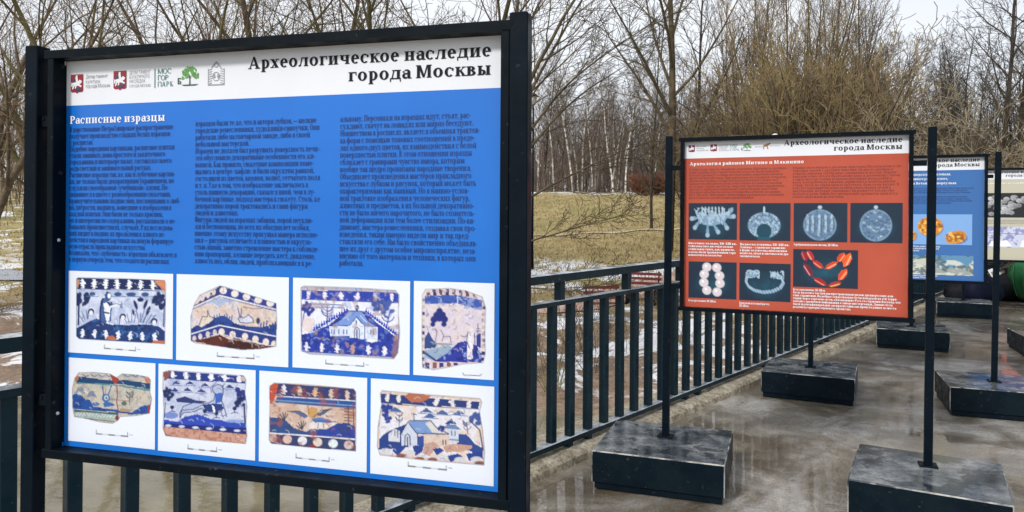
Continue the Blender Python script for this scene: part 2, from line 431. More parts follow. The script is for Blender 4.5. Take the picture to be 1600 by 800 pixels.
            if c == 'ы': stem(x0 + T + W * 0.50, 0, h); return P, b * 2 + 2 * s + 2 * T + W * 0.50
            return P, x0 + T + W * 0.41 + b
        elif c == 'ю':
            stem(x0, 0, h); r_ = W * 0.43; arc(x0 + T + 0.11 + r_, h / 2, r_, h / 2 + 0.01, 0, 360); rect(x0 + T, h / 2 - Nn / 2, x0 + T + 0.14, h / 2 + Nn / 2); return P, x0 + T + 0.11 + 2 * r_ + b
        elif c == 'я':
            stem(x1, 0, h); arc(x1 - 0.02, h * 0.71, W * 0.40, h * 0.29, 90, 270); rect(x1 - 0.03, h - Nn, x1, h); rect(x1 - 0.03, h * 0.42, x1, h * 0.42 + Nn); quad((b, 0), (b + 0.13, 0), (x1, h * 0.44), (x1 - 0.12, h * 0.44)); 
        elif c == 'ч': stem(x1, 0, h); stem(x0, h * 0.55, h, False, True); arc(x1 - 0.07, h * 0.58, x1 - 0.07 - x0, h * 0.24, 180, 275); rect(x1 - 0.08, h * 0.34, x1, h * 0.34 + Nn)
        return P, w + 2 * b + 2 * s + (0.03 if c in 'цщ' else 0)
    rect(b, 0, b + 0.3, XH); return P, 0.45
_gc = {}
def text_polys(txt, size, x, y, align='l', bold=1.0, S=True, q=5, fit=None, sx=1.0):
    """text in millimetres on the print, (x, y) = baseline start, y down.  Returns polygons"""
    T, Nn = 0.135 * bold, 0.055 * bold
    out = []; pen = 0.0
    for ch in txt:
        key = (ch, T, S, q)
        if key not in _gc: _gc[key] = glyph(ch, T, Nn if S else T * 0.85, S, q)
        P, adv = _gc[key]
        for p in P: out.append([(pen + a, b_) for a, b_ in p])
        pen += adv * 0.96
    k = size * sx
    if fit: k = fit / pen
    wid = pen * k; x0 = x - (wid if align == 'r' else 0)
    return [[(x0 + a * k, y - b_ * size) for a, b_ in p] for p in out]

def ink(name, polys, m, panel, W, H, off=0.0012, z0=0.0):
    """flat print: polygons in mm from the panel's top-left corner, laid just in front of it"""
    mb = MB()
    for i, p in enumerate(polys):
        a = sum(p[j][0] * p[(j + 1) % len(p)][1] - p[(j + 1) % len(p)][0] * p[j][1] for j in range(len(p)))
        if a > 0: p = p[::-1]
        y = -(off + (i % 7) * 2.5e-5)
        mb.poly([(q_[0] / 1000 - W / 2, y, H / 2 - q_[1] / 1000) for q_ in p])
    o = mb.build(name, m, panel)
    if len(polys) > 24 or 'text' in name or 'lettering' in name: o['kind'] = 'stuff'
    return o

INK_BLACK = mat('ink_black', (0.008, 0.009, 0.013), 0.6, 0.15)
INK_WHITE = mat('ink_white', (0.76, 0.79, 0.84), 0.5, 0.3)
INK_NAVY = mat('ink_dark_blue', (0.004, 0.032, 0.175), 0.5)
INK_MAROON = mat('ink_maroon', (0.22, 0.035, 0.032), 0.5)
INK_GREEN = mat('ink_green', (0.10, 0.33, 0.05), 0.5)
INK_TEAL = mat('ink_teal', (0.01, 0.16, 0.15), 0.5)
INK_GREY = mat('ink_grey', (0.22, 0.22, 0.24), 0.5)
INK_CREST = mat('ink_crest_red', (0.25, 0.01, 0.02), 0.5)
INK_CREST_WHITE = mat('ink_crest_white', (0.75, 0.76, 0.8), 0.5)

# ------------------------------------------------------------------ painted colour grids for the printed photographs
def vnoise(X, Y, scale, seed):
    rs = np.random.RandomState(seed); g = rs.rand(64, 64)
    x = X * scale; y = Y * scale; xi = np.floor(x).astype(int); yi = np.floor(y).astype(int); fx = x - xi; fy = y - yi
    fx = fx * fx * (3 - 2 * fx); fy = fy * fy * (3 - 2 * fy)
    a = g[xi % 64, yi % 64]; b = g[(xi + 1) % 64, yi % 64]; c = g[xi % 64, (yi + 1) % 64]; d = g[(xi + 1) % 64, (yi + 1) % 64]
    return (a * (1 - fx) + b * fx) * (1 - fy) + (c * (1 - fx) + d * fx) * fy
def srgb(r_, g, b):
    def f(c): c = c / 255.0; return c / 12.92 if c <= 0.04045 else ((c + 0.055) / 1.055) ** 2.4
    return np.array([f(r_), f(g), f(b)])
class Canvas:
    def __init__(s, corners, nx, ny, bg=(222, 229, 243)):
        """corners TL TR BR BL in the drawing's own units"""
        s.nx, s.ny = nx, ny
        u, v = np.meshgrid(np.linspace(0, 1, nx + 1), np.linspace(0, 1, ny + 1))
        (a, b, c, d) = [np.array(p, float) for p in corners]
        s.X = (a[0] * (1 - u) + b[0] * u) * (1 - v) + (d[0] * (1 - u) + c[0] * u) * v
        s.Y = (a[1] * (1 - u) + b[1] * u) * (1 - v) + (d[1] * (1 - u) + c[1] * u) * v
        s.C = np.zeros((ny + 1, nx + 1, 3)) + srgb(*bg)
        s.px = abs(b[0] - a[0]) / nx; s.clip = None
    def _put(s, m, col, al=1.0):
        m = np.clip(m, 0, 1) * al
        if s.clip is not None: m = m * s.clip
        s.C = s.C * (1 - m[..., None]) + srgb(*col) * m[..., None]
    def pmask(s, pts):
        m = np.zeros(s.X.shape, bool); n = len(pts)
        for i in range(n):
            (x0, y0), (x1, y1) = pts[i], pts[(i + 1) % n]
            if y0 == y1: continue
            c = ((s.Y < y0) != (s.Y < y1)) & (s.X < (x1 - x0) * (s.Y - y0) / (y1 - y0) + x0)
            m ^= c
        return m.astype(float)
    def poly(s, pts, col, al=1.0): s._put(s.pmask(pts), col, al)
    def ell(s, cx, cy, rx, ry, col, al=1.0, ang=0, soft=1.0):
        t = math.radians(ang); dx = s.X - cx; dy = s.Y - cy
        a = (dx * math.cos(t) + dy * math.sin(t)) / rx; b = (-dx * math.sin(t) + dy * math.cos(t)) / ry
        d = (1 - np.sqrt(a * a + b * b)) * min(rx, ry); s._put(d / (s.px * soft) + 0.5, col, al)
    def line(s, pts, w, col, al=1.0):
        d = np.full(s.X.shape, 1e9)
        for (x0, y0), (x1, y1) in zip(pts[:-1], pts[1:]):
            vx, vy = x1 - x0, y1 - y0; L2 = vx * vx + vy * vy + 1e-9
            t = np.clip(((s.X - x0) * vx + (s.Y - y0) * vy) / L2, 0, 1)
            d = np.minimum(d, np.hypot(s.X - x0 - t * vx, s.Y - y0 - t * vy))
        w = max(w, s.px * 0.9); s._put((w / 2 - d) / s.px + 0.5, col, al)
    def mottle(s, col, scale, seed, lo=0.5, hi=0.7, al=1.0, mask=None):
        n = vnoise(s.X + 500, s.Y + 500, scale, seed) * 0.65 + vnoise(s.X + 90, s.Y + 40, scale * 2.7, seed + 1) * 0.35
        m = np.clip((n - lo) / (hi - lo), 0, 1)
        if mask is not None: m = m * mask
        s._put(m, col, al)
    def frills(s, x0, y0, x1, y1, n, hgt, col=(235, 238, 245), gap=0.5, seed=1, skew=0.25):
        """row of ruffled white scrolls along a band"""
        rnd = random.Random(seed)
        for i in range(n):
            t = (i + 0.5) / n; cx = x0 + (x1 - x0) * t; cy = y0 + (y1 - y0) * t; w = abs(x1 - x0) / n * gap
            for k in range(9):
                yy = cy + (k - 4) * hgt / 9.5; ww = w * (0.50 + 0.55 * rnd.random()) * (1 - 0.09 * abs(k - 4))
                ox = cx + skew * w * rnd.uniform(-1, 1) * 0.8
                s.poly([(ox - ww, yy + hgt * 0.03), (ox, yy - hgt / 13), (ox + ww, yy + hgt * 0.02), (ox, yy + hgt / 13)], col, 0.9)
            s.ell(cx, cy, w * 0.42, hgt * 0.40, col, 0.75)
    def tree(s, x, y, h, col, seed=1, lean=0):
        rnd = random.Random(seed); s.line([(x, y), (x + lean * h * 0.4, y - h * 0.5), (x + lean * h, y - h)], h * 0.05, col)
        for k in range(9):
            t = 0.3 + 0.7 * rnd.random(); bx = x + lean * h * t; by = y - h * t; g = rnd.choice((-1, 1))
            s.line([(bx, by), (bx + g * h * 0.2, by - h * 0.1), (bx + g * h * 0.3, by - h * 0.28)], h * 0.03, col)
    def crown(s, cx, cy, r_, col, seed=1):
        rnd = random.Random(seed)
        for k in range(16):
            a = rnd.random() * 6.28; q_ = r_ * rnd.random() ** 0.5 * 0.8
            s.ell(cx + q_ * math.cos(a), cy + q_ * math.sin(a), r_ * 0.34, r_ * 0.24, col, 0.95, rnd.random() * 180)
    def finish(s, body, k=1.0):
        """worn glaze: fine tonal variation and brush marks inside the outline"""
        m = s.pmask(body)[..., None]
        n = vnoise(s.X, s.Y, 0.09, 61) * 0.5 + vnoise(s.X, s.Y, 0.22, 62) * 0.5
        f = 0.86 + 0.26 * n
        s.C = s.C * (1 - m) + s.C * f[..., None] * m
        lum = s.C.mean(-1, keepdims=True); t = np.array([0.97, 1.0, 1.05])
        s.C = s.C * (1 - m) + ((lum * t * 0.06 + s.C * 0.94) * (0.70 + 0.36 * lum)) * m
    def scribble(s, body, x0, y0, x1, y1, n=80):
        rnd = random.Random(n + int(x1)); m0 = s.clip; s.clip = s.pmask(body)
        for k in range(n):
            x = rnd.uniform(x0, x1); y = rnd.uniform(y0, y1); l = rnd.uniform(8, 26); a = rnd.uniform(-0.6, 0.6) if k % 3 else rnd.uniform(1, 2)
            col = ((14, 44, 130), (16, 40, 100), (232, 236, 246))[k % 3]
            s.line([(x, y), (x + l * math.cos(a), y + l * math.sin(a)), (x + 1.7 * l * math.cos(a + 0.5), y + 1.7 * l * math.sin(a + 0.5))], rnd.uniform(3, 6), col, 0.5)
        s.clip = m0
    def card(s, name, u0, v0, u1, v1, panel, W, H, m, off=0.0012):
        nx, ny = s.nx, s.ny
        u, v = np.meshgrid(np.linspace(u0, u1, nx + 1) / 1000 - W / 2, H / 2 - np.linspace(v0, v1, ny + 1) / 1000)
        co = np.stack([u, np.full_like(u, -off), v], -1).reshape(-1, 3).astype(np.float32)
        me = bpy.data.meshes.new(name)
        i, j = np.meshgrid(np.arange(nx), np.arange(ny)); a = (j * (nx + 1) + i).ravel()
        q_ = np.stack([a, a + nx + 1, a + nx + 2, a + 1], -1).astype(np.int32)
        me.vertices.add(len(co)); me.vertices.foreach_set('co', co.ravel())
        me.loops.add(q_.size); me.loops.foreach_set('vertex_index', q_.ravel())
        me.polygons.add(len(q_)); me.polygons.foreach_set('loop_start', np.arange(0, q_.size, 4, dtype=np.int32)); me.polygons.foreach_set('loop_total', np.full(len(q_), 4, np.int32))
        at = me.color_attributes.new('print', 'FLOAT_COLOR', 'POINT')
        at.data.foreach_set('color', np.concatenate([s.C.reshape(-1, 3), np.ones((len(co), 1))], 1).astype(np.float32).ravel())
        me.update(calc_edges=True); me.materials.append(m)
        return link(name, me, panel)
def print_mat():
    m = mat('photo_print', (0.8, 0.8, 0.8), 0.42, 0.4)
    a = N(m, 'ShaderNodeAttribute'); a.attribute_name = 'print'
    f = noise(m, 380, 3, 0.6)
    L(m, mixc(m, 1.0, a.outputs['Color'], ramp(m, f, [(0.3, 0.97), (0.7, 1.02)]), 'MULTIPLY'), bsdf(m).inputs['Base Color'])
    return m
M['print'] = print_mat()
# ------------------------------------------------------------------ the printed pictures (painted in the coordinates of each picture)
NAVY = (16, 52, 140); BLUE = (20, 60, 200); DEEP = (10, 40, 104); PALE = (196, 205, 228); MILK = (226, 230, 240); CLAY = (196, 112, 72); RUST = (150, 74, 48); SAND = (222, 196, 176)
def scale_bar(c, x0, y0, x1, y1, hgt, lab=True):
    n = 5
    for i in range(n):
        a, b = i / n, (i + 1) / n
        c.line([(x0 + (x1 - x0) * a, y0 + (y1 - y0) * a), (x0 + (x1 - x0) * b, y0 + (y1 - y0) * b)], hgt * 0.28, (30, 30, 34) if i % 2 == 0 else (190, 192, 198))
    c.line([(x0, y0), (x0, y0 - hgt)], 1.5, (70, 70, 76)); c.line([(x1, y1), (x1, y1 - hgt)], 1.5, (70, 70, 76))
    c.line([(x1 + hgt * 0.5, y1 - hgt * 0.45), (x1 + hgt * 1.3, y1 - hgt * 0.4)], 4, (120, 122, 130))

def art1():
    c = Canvas([(45, 15), (915, 38), (915, 752), (45, 706)], 170, 112)
    body = [(112, 84), (130, 72), (500, 80), (846, 92), (856, 120), (852, 625), (760, 620), (140, 592), (116, 570)]
    c.clip = c.pmask(body); c.poly(body, (178, 192, 226)); c.mottle((206, 214, 238), 0.02, 3, 0.4, 0.7)
    c.poly([(116, 74), (850, 92), (850, 172), (118, 166)], DEEP); c.frills(120, 122, 800, 134, 7, 84, (232, 236, 246), 0.36, 4)
    c.line([(118, 168), (850, 180)], 5, DEEP)
    ground = [(116, 500), (180, 470), (230, 440), (290, 418), (330, 440), (400, 468), (560, 470), (700, 462), (800, 478), (852, 520), (852, 625), (116, 590)]
    c.poly(ground, (20, 62, 134)); c.mottle((10, 38, 96), 0.035, 5, 0.5, 0.65, 0.8, c.pmask(ground)); c.mottle((40, 110, 190), 0.03, 8, 0.6, 0.72, 0.8, c.pmask(ground))
    c.frills(120, 540, 820, 570, 7, 74, (226, 232, 244), 0.32, 9)
    c.crown(155, 250, 74, DEEP, 2); c.crown(812, 262, 70, DEEP, 3); c.line([(135, 300), (132, 470)], 14, DEEP); c.line([(845, 280), (842, 480)], 9, DEEP)
    for cx, w in ((250, 50), (465, 62), (575, 80), (690, 62)):
        c.ell(cx, 212, w * 0.5, 18, (50, 88, 150)); c.line([(cx - w, 230), (cx + w, 232)], 5, (90, 122, 176))
    # kneeling figure holding a horn
    c.poly([(352, 222), (372, 190), (400, 196), (412, 228), (400, 262), (372, 268)], (40, 84, 150)); c.ell(392, 226, 14, 22, MILK)
    c.poly([(322, 260), (356, 240), (392, 268), (424, 290), (410, 370), (412, 440), (350, 452), (312, 430), (314, 340)], (64, 104, 172)); c.poly([(345, 290), (372, 280), (404, 330), (396, 430), (370, 440), (352, 370)], MILK)
    c.line([(340, 250), (318, 330), (316, 430)], 13, DEEP); c.line([(350, 365), (390, 372)], 13, DEEP); c.line([(372, 268), (400, 300), (412, 280)], 10, DEEP)
    c.line([(398, 320), (450, 300), (492, 300)], 18, MILK); c.line([(400, 310), (450, 290), (480, 300)], 5, DEEP); c.poly([(478, 300), (500, 286), (508, 326), (488, 334)], (120, 150, 190)); c.line([(388, 410), (378, 455), (425, 466)], 10, MILK)
    for x, y, a in ((190, 430, -20), (208, 420, -6), (176, 446, -34), (560, 450, -12), (582, 440, 0), (600, 448, 10), (676, 450, 18), (700, 452, 30), (540, 452, -25), (650, 440, 4), (720, 456, 36)):
        c.line([(x, y), (x + a * 1.5, y - 72)], 5, NAVY)
    for x0, y0, x1, y1 in ((640, 420, 606, 270), (655, 420, 704, 262), (668, 420, 728, 330)):
        c.line([(x0, y0 + 30), (x1, y1)], 4, NAVY); c.ell((x1 * 0.8 + x0 * 0.2), (y1 * 0.8 + y0 * 0.2) , 13, 40, DEEP, 1, -20 if x1 < x0 else 20)
    c.ell(652, 256, 26, 18, DEEP); c.ell(594, 362, 9, 26, DEEP, 1, -15)
    for cx, cy in ((240, 360), (508, 400), (766, 436)):
        c.ell(cx, cy, 26, 26, DEEP); c.ell(cx, cy + 10, 16, 20, MILK); c.line([(cx - 26, cy), (cx - 28, cy + 60)], 6, NAVY)
    c.poly([(760, 92), (852, 92), (852, 200), (836, 176), (800, 140)], (222, 140, 96)); c.poly([(112, 84), (140, 90), (130, 150), (112, 176)], (206, 150, 120))
    c.poly([(356, 596), (380, 566), (430, 560), (460, 600)], (205, 118, 78)); c.poly([(745, 620), (770, 592), (854, 600), (854, 626)], (205, 118, 78))
    c.clip = None; c.scribble(body, min(p[0] for p in body), min(p[1] for p in body), max(p[0] for p in body), max(p[1] for p in body)); c.finish(body); c.line(body + body[:1], 6, (70, 60, 70), 0.55); scale_bar(c, 355, 668, 614, 686, 30); return c

def art2():
    c = Canvas([(38, 38), (915, 56), (915, 765), (38, 712)], 165, 112)
    body = [(228, 200), (386, 128), (430, 136), (820, 262), (826, 400), (822, 600), (700, 622), (560, 630), (400, 606), (190, 578), (158, 560), (155, 370), (185, 270)]
    c.clip = c.pmask(body); c.poly(body, (214, 206, 210)); c.mottle((222, 192, 168), 0.012, 4, 0.46, 0.66, 0.7); c.mottle((176, 178, 198), 0.05, 7, 0.55, 0.75, 0.5)
    c.poly([(160, 300), (386, 128), (386, 200), (160, 310)], (44, 58, 132)); c.poly([(386, 128), (826, 262), (826, 320), (386, 200)], (38, 62, 160))
    for i in range(4): t = i / 3.6; c.ell(205 + 160 * t, 250 - 85 * t, 15, 24, (225, 205, 200), 0.95, 15)
    for i in range(5): t = i / 4.4; c.ell(412 + 400 * t, 165 + 105 * t, 29, 27, (232, 224, 218), 0.95)
    c.line([(165, 302), (386, 202), (826, 310)], 7, (230, 234, 244)); c.line([(168, 316), (386, 214), (826, 324)], 5, (50, 70, 150))
    c.poly([(386, 214), (520, 246), (430, 262), (386, 300), (340, 262), (260, 268)], (150, 176, 224), 0.7)
    g = [(158, 470), (200, 440), (300, 425), (345, 380), (400, 362), (440, 370), (500, 420), (560, 438), (700, 452), (826, 420), (826, 520), (386, 440), (160, 508)]
    c.poly(g, (30, 72, 164)); c.mottle((14, 44, 110), 0.03, 11, 0.5, 0.66, 0.8, c.pmask(g))
    for x in range(350, 490, 16): c.line([(x, 400), (x - 6 + (x % 5) * 4, 344 + (x * 7) % 30)], 7, (36, 80, 170))
    for x in range(700, 826, 22): c.line([(x, 470), (x + 8, 400 + (x * 5) % 40)], 10, (34, 74, 165))
    c.poly([(215, 440), (250, 380), (290, 330), (330, 380), (300, 420), (240, 455)], (222, 206, 196)); c.line([(215, 455), (250, 370), (288, 372), (290, 322), (305, 368), (345, 382)], 6, (50, 60, 90))
    c.poly([(530, 360), (560, 385), (600, 350), (640, 376), (640, 410), (570, 422), (530, 400)], (205, 210, 232)); c.line([(545, 375), (528, 300)], 6, NAVY); c.line([(552, 370), (556, 305)], 6, NAVY)
    c.line([(545, 412), (530, 385), (552, 366), (575, 380), (610, 352), (645, 385), (650, 412), (600, 420), (545, 412)], 6, (40, 60, 120)); c.ell(684, 400, 14, 26, (44, 66, 110))
    c.line([(570, 290), (640, 306), (720, 300)], 5, (90, 110, 150))
    c.poly([(158, 512), (386, 440), (826, 520), (826, 600), (700, 572), (386, 500), (190, 560), (158, 556)], (34, 60, 150))
    c.line([(160, 508), (386, 438), (826, 522)], 8, (228, 232, 244))
    for x, y in ((185, 545), (232, 528), (292, 510), (348, 495)): c.ell(x, y, 16, 24, (212, 200, 206))
    for x, y in ((402, 490), (488, 510), (585, 525), (665, 545), (745, 566), (808, 584)): c.ell(x, y, 24, 28, (226, 214, 208))
    c.poly([(160, 562), (290, 540), (386, 510), (450, 545), (600, 570), (820, 604), (700, 626), (560, 636), (380, 606)], (104, 42, 34)); c.mottle((52, 22, 22), 0.02, 9, 0.45, 0.7, 0.8, c.pmask([(160, 562), (386, 510), (820, 604), (560, 636)]))
    c.clip = None; c.scribble(body, min(p[0] for p in body), min(p[1] for p in body), max(p[0] for p in body), max(p[1] for p in body)); c.finish(body); c.line(body + body[:1], 6, (70, 60, 70), 0.55); scale_bar(c, 370, 682, 655, 698, 32); return c

def art3():
    c = Canvas([(22, 35), (905, 52), (905, 770), (22, 722)], 160, 114)
    body = [(84, 110), (110, 98), (500, 108), (800, 124), (826, 160), (820, 300), (832, 440), (820, 600), (790, 648), (500, 634), (160, 620), (90, 596)]
    c.clip = c.pmask(body); c.poly(body, (190, 180, 190)); c.poly([(92, 128), (820, 140), (822, 630), (100, 600)], (222, 226, 242))
    c.mottle((150, 172, 226), 0.016, 21, 0.5, 0.7, 0.7)
    c.poly([(92, 128), (818, 142), (818, 222), (92, 205)], (34, 66, 190)); c.mottle((150, 150, 200), 0.03, 3, 0.6, 0.72, 0.7, c.pmask([(92, 128), (818, 142), (818, 222), (92, 205)]))
    for i in range(6): c.frills(105 + i * 126, 165 + i * 2, 180 + i * 126, 167 + i * 2, 1, 62, (226, 222, 236), 0.42, i + 2, 0.1)
    c.line([(170, 235), (400, 240)], 9, (110, 140, 205)); c.line([(200, 260), (420, 262)], 8, (120, 150, 210)); c.crown(660, 225, 60, (60, 84, 170), 5); c.crown(740, 260, 60, (70, 96, 180), 6)
    c.crown(140, 270, 54, (24, 50, 165), 3); c.line([(112, 300), (96, 400)], 8, BLUE); c.ell(140, 390, 44, 60, (226, 206, 204), 0.8)
    g = [(90, 470), (180, 455), (240, 420), (300, 400), (400, 310), (440, 282), (570, 282), (660, 370), (740, 430), (826, 500), (822, 640), (100, 605)]
    c.poly(g, (28, 60, 184)); c.mottle((18, 38, 130), 0.028, 5, 0.52, 0.66, 0.7, c.pmask(g)); c.mottle((90, 130, 220), 0.03, 15, 0.62, 0.72, 0.7, c.pmask(g))
    for k in range(14):
        t = k / 13; c.poly([(190 + t * 250 - 10, 440 - t * 150), (190 + t * 250, 400 - t * 150), (190 + t * 250 + 12, 440 - t * 150)], BLUE)
        c.poly([(580 + t * 220 - 10, 300 + t * 165), (580 + t * 220 + 4, 265 + t * 165), (580 + t * 220 + 14, 300 + t * 165)], BLUE)
    c.tree(290, 400, 150, (40, 66, 170), 3); c.tree(735, 420, 150, (46, 76, 180), 7, 0.2)
    roof = [(318, 400), (400, 350), (450, 285), (555, 288), (600, 360), (668, 404), (575, 402), (512, 330), (462, 398)]
    c.poly(roof, (120, 156, 226)); c.line([(400, 350), (440, 330), (470, 300)], 5, (200, 212, 240)); c.line([(540, 320), (600, 385)], 6, (200, 212, 240)); c.line(roof + roof[:1], 6, (24, 50, 150))
    c.poly([(308, 405), (462, 400), (460, 480), (310, 486)], (206, 218, 244)); c.poly([(575, 402), (668, 404), (672, 512), (625, 528), (578, 495)], (206, 218, 244)); c.poly([(462, 400), (512, 335), (572, 402), (570, 500), (462, 490)], (214, 224, 246))
    for x in (325, 345, 380, 415, 440, 620, 640): c.line([(x, 430), (x, 462)], 7, (36, 60, 150))
    c.line([(498, 495), (498, 425), (515, 408), (534, 425), (534, 498)], 6, (30, 50, 150)); c.line([(516, 430), (516, 498)], 9, (24, 40, 120)); c.line([(512, 360), (512, 385)], 8, (30, 50, 140)); c.line([(310, 484), (460, 480)], 6, (30, 50, 150)); c.ell(516, 262, 14, 24, (30, 56, 160)); c.ell(620, 512, 36, 10, (230, 234, 246))
    for i in range(6): c.frills(98 + i * 118, 562 + i * 5, 165 + i * 118, 564 + i * 5, 1, 74, (224, 222, 236) if i != 3 else (196, 160, 150), 0.46, i + 30, 0.1)
    c.poly([(800, 470), (832, 440), (826, 600), (780, 650), (770, 600)], (160, 110, 112), 0.7); c.mottle((176, 150, 150), 0.02, 44, 0.62, 0.75, 0.6)
    c.clip = None; c.scribble(body, min(p[0] for p in body), min(p[1] for p in body), max(p[0] for p in body), max(p[1] for p in body)); c.finish(body); c.line(body + body[:1], 6, (70, 60, 70), 0.55); scale_bar(c, 282, 692, 568, 708, 28); return c

def art4():
    c = Canvas([(38, 28), (628, 40), (628, 757), (38, 722)], 96, 112)
    body = [(102, 130), (125, 90), (300, 80), (420, 96), (540, 140), (566, 220), (562, 420), (566, 560), (550, 628), (400, 640), (300, 664), (190, 684), (106, 668), (100, 400)]
    c.clip = c.pmask(body); c.poly(body, (214, 198, 208)); edge = c.pmask(body)
    for i in range(9): x = 130 + i * 48; c.poly([(x, 84 + abs(i - 3) * 4), (x + 24, 84 + abs(i - 3) * 5), (x + 28, 140), (x + 4, 138)], (54, 48, 110) if i % 2 else (120, 80, 90))
    for i in range(11): y = 160 + i * 48; c.poly([(536, y), (568, y), (568, y + 26), (536, y + 24)], (40, 46, 120)); c.poly([(98, y), (120, y), (120, y + 26), (98, y + 24)], (74, 60, 110))
    c.poly([(118, 138), (350, 126), (536, 160), (536, 620), (118, 624)], (212, 202, 220)); c.mottle((222, 208, 208), 0.016, 5, 0.5, 0.65, 0.8)
    c.poly([(118, 138), (350, 128), (536, 165), (536, 240), (350, 190), (118, 198)], (54, 92, 190)); c.mottle((150, 170, 220), 0.03, 8, 0.5, 0.65, 0.8, c.pmask([(118, 130), (536, 150), (536, 240), (118, 198)])); c.line([(362, 140), (364, 210)], 8, (200, 212, 236))
    for x, y, r_ in ((230, 250, 24), (210, 280, 26), (252, 278, 26), (190, 312, 26), (268, 310, 26), (230, 300, 28), (182, 348, 18), (264, 346, 20)): c.ell(x, y, r_, r_, (26, 42, 140))
    for p in ([(200, 380), (215, 400), (200, 470)], [(240, 390), (262, 430), (250, 470)], [(260, 440), (310, 436), (318, 480)]): c.line(p, 4, (120, 100, 110))
    c.poly([(120, 450), (150, 400), (170, 440), (212, 500), (200, 520), (118, 530)], (44, 78, 150)); c.poly([(120, 540), (300, 500), (330, 520), (250, 600), (120, 610)], (150, 176, 204)); c.line([(180, 490), (320, 494)], 10, (120, 150, 150)); c.line([(125, 560), (200, 612)], 16, (50, 74, 150))
    g = [(190, 624), (290, 560), (370, 480), (420, 470), (500, 500), (536, 560), (536, 626)]
    c.poly(g, (36, 54, 178)); c.mottle((18, 30, 110), 0.04, 3, 0.5, 0.65, 0.7, c.pmask(g)); c.mottle((150, 170, 226), 0.035, 13, 0.6, 0.7, 0.8, c.pmask(g))
    c.poly([(505, 420), (530, 410), (534, 520), (505, 510)], (44, 60, 160)); c.line([(512, 340), (512, 410)], 5, (40, 50, 120)); c.line([(500, 378), (526, 378)], 4, (40, 50, 120)); c.line([(500, 395), (528, 395)], 5, (40, 50, 120))
    c.ell(465, 384, 12, 15, (224, 218, 226)); c.poly([(440, 408), (488, 404), (482, 480), (470, 560), (480, 600), (436, 604), (432, 500)], (226, 222, 232)); c.line([(438, 410), (432, 470), (450, 520)], 5, (40, 60, 130)); c.line([(486, 410), (492, 540)], 6, (50, 70, 150)); c.line([(388, 430), (420, 440), (440, 420)], 4, (70, 84, 130))
    for i in range(5): x = 130 + i * 52; c.poly([(x, 630), (x + 28, 630), (x + 30, 680 - i * 8), (x, 682 - i * 8)], (60, 54, 130) if i % 2 == 0 else (150, 96, 90))
    c.clip = None; c.scribble(body, min(p[0] for p in body), min(p[1] for p in body), max(p[0] for p in body), max(p[1] for p in body)); c.finish(body); c.line(body + body[:1], 5, (70, 60, 70), 0.55); c.line([(405, 706), (412, 722), (528, 724), (540, 712)], 4, (60, 60, 66)); return c

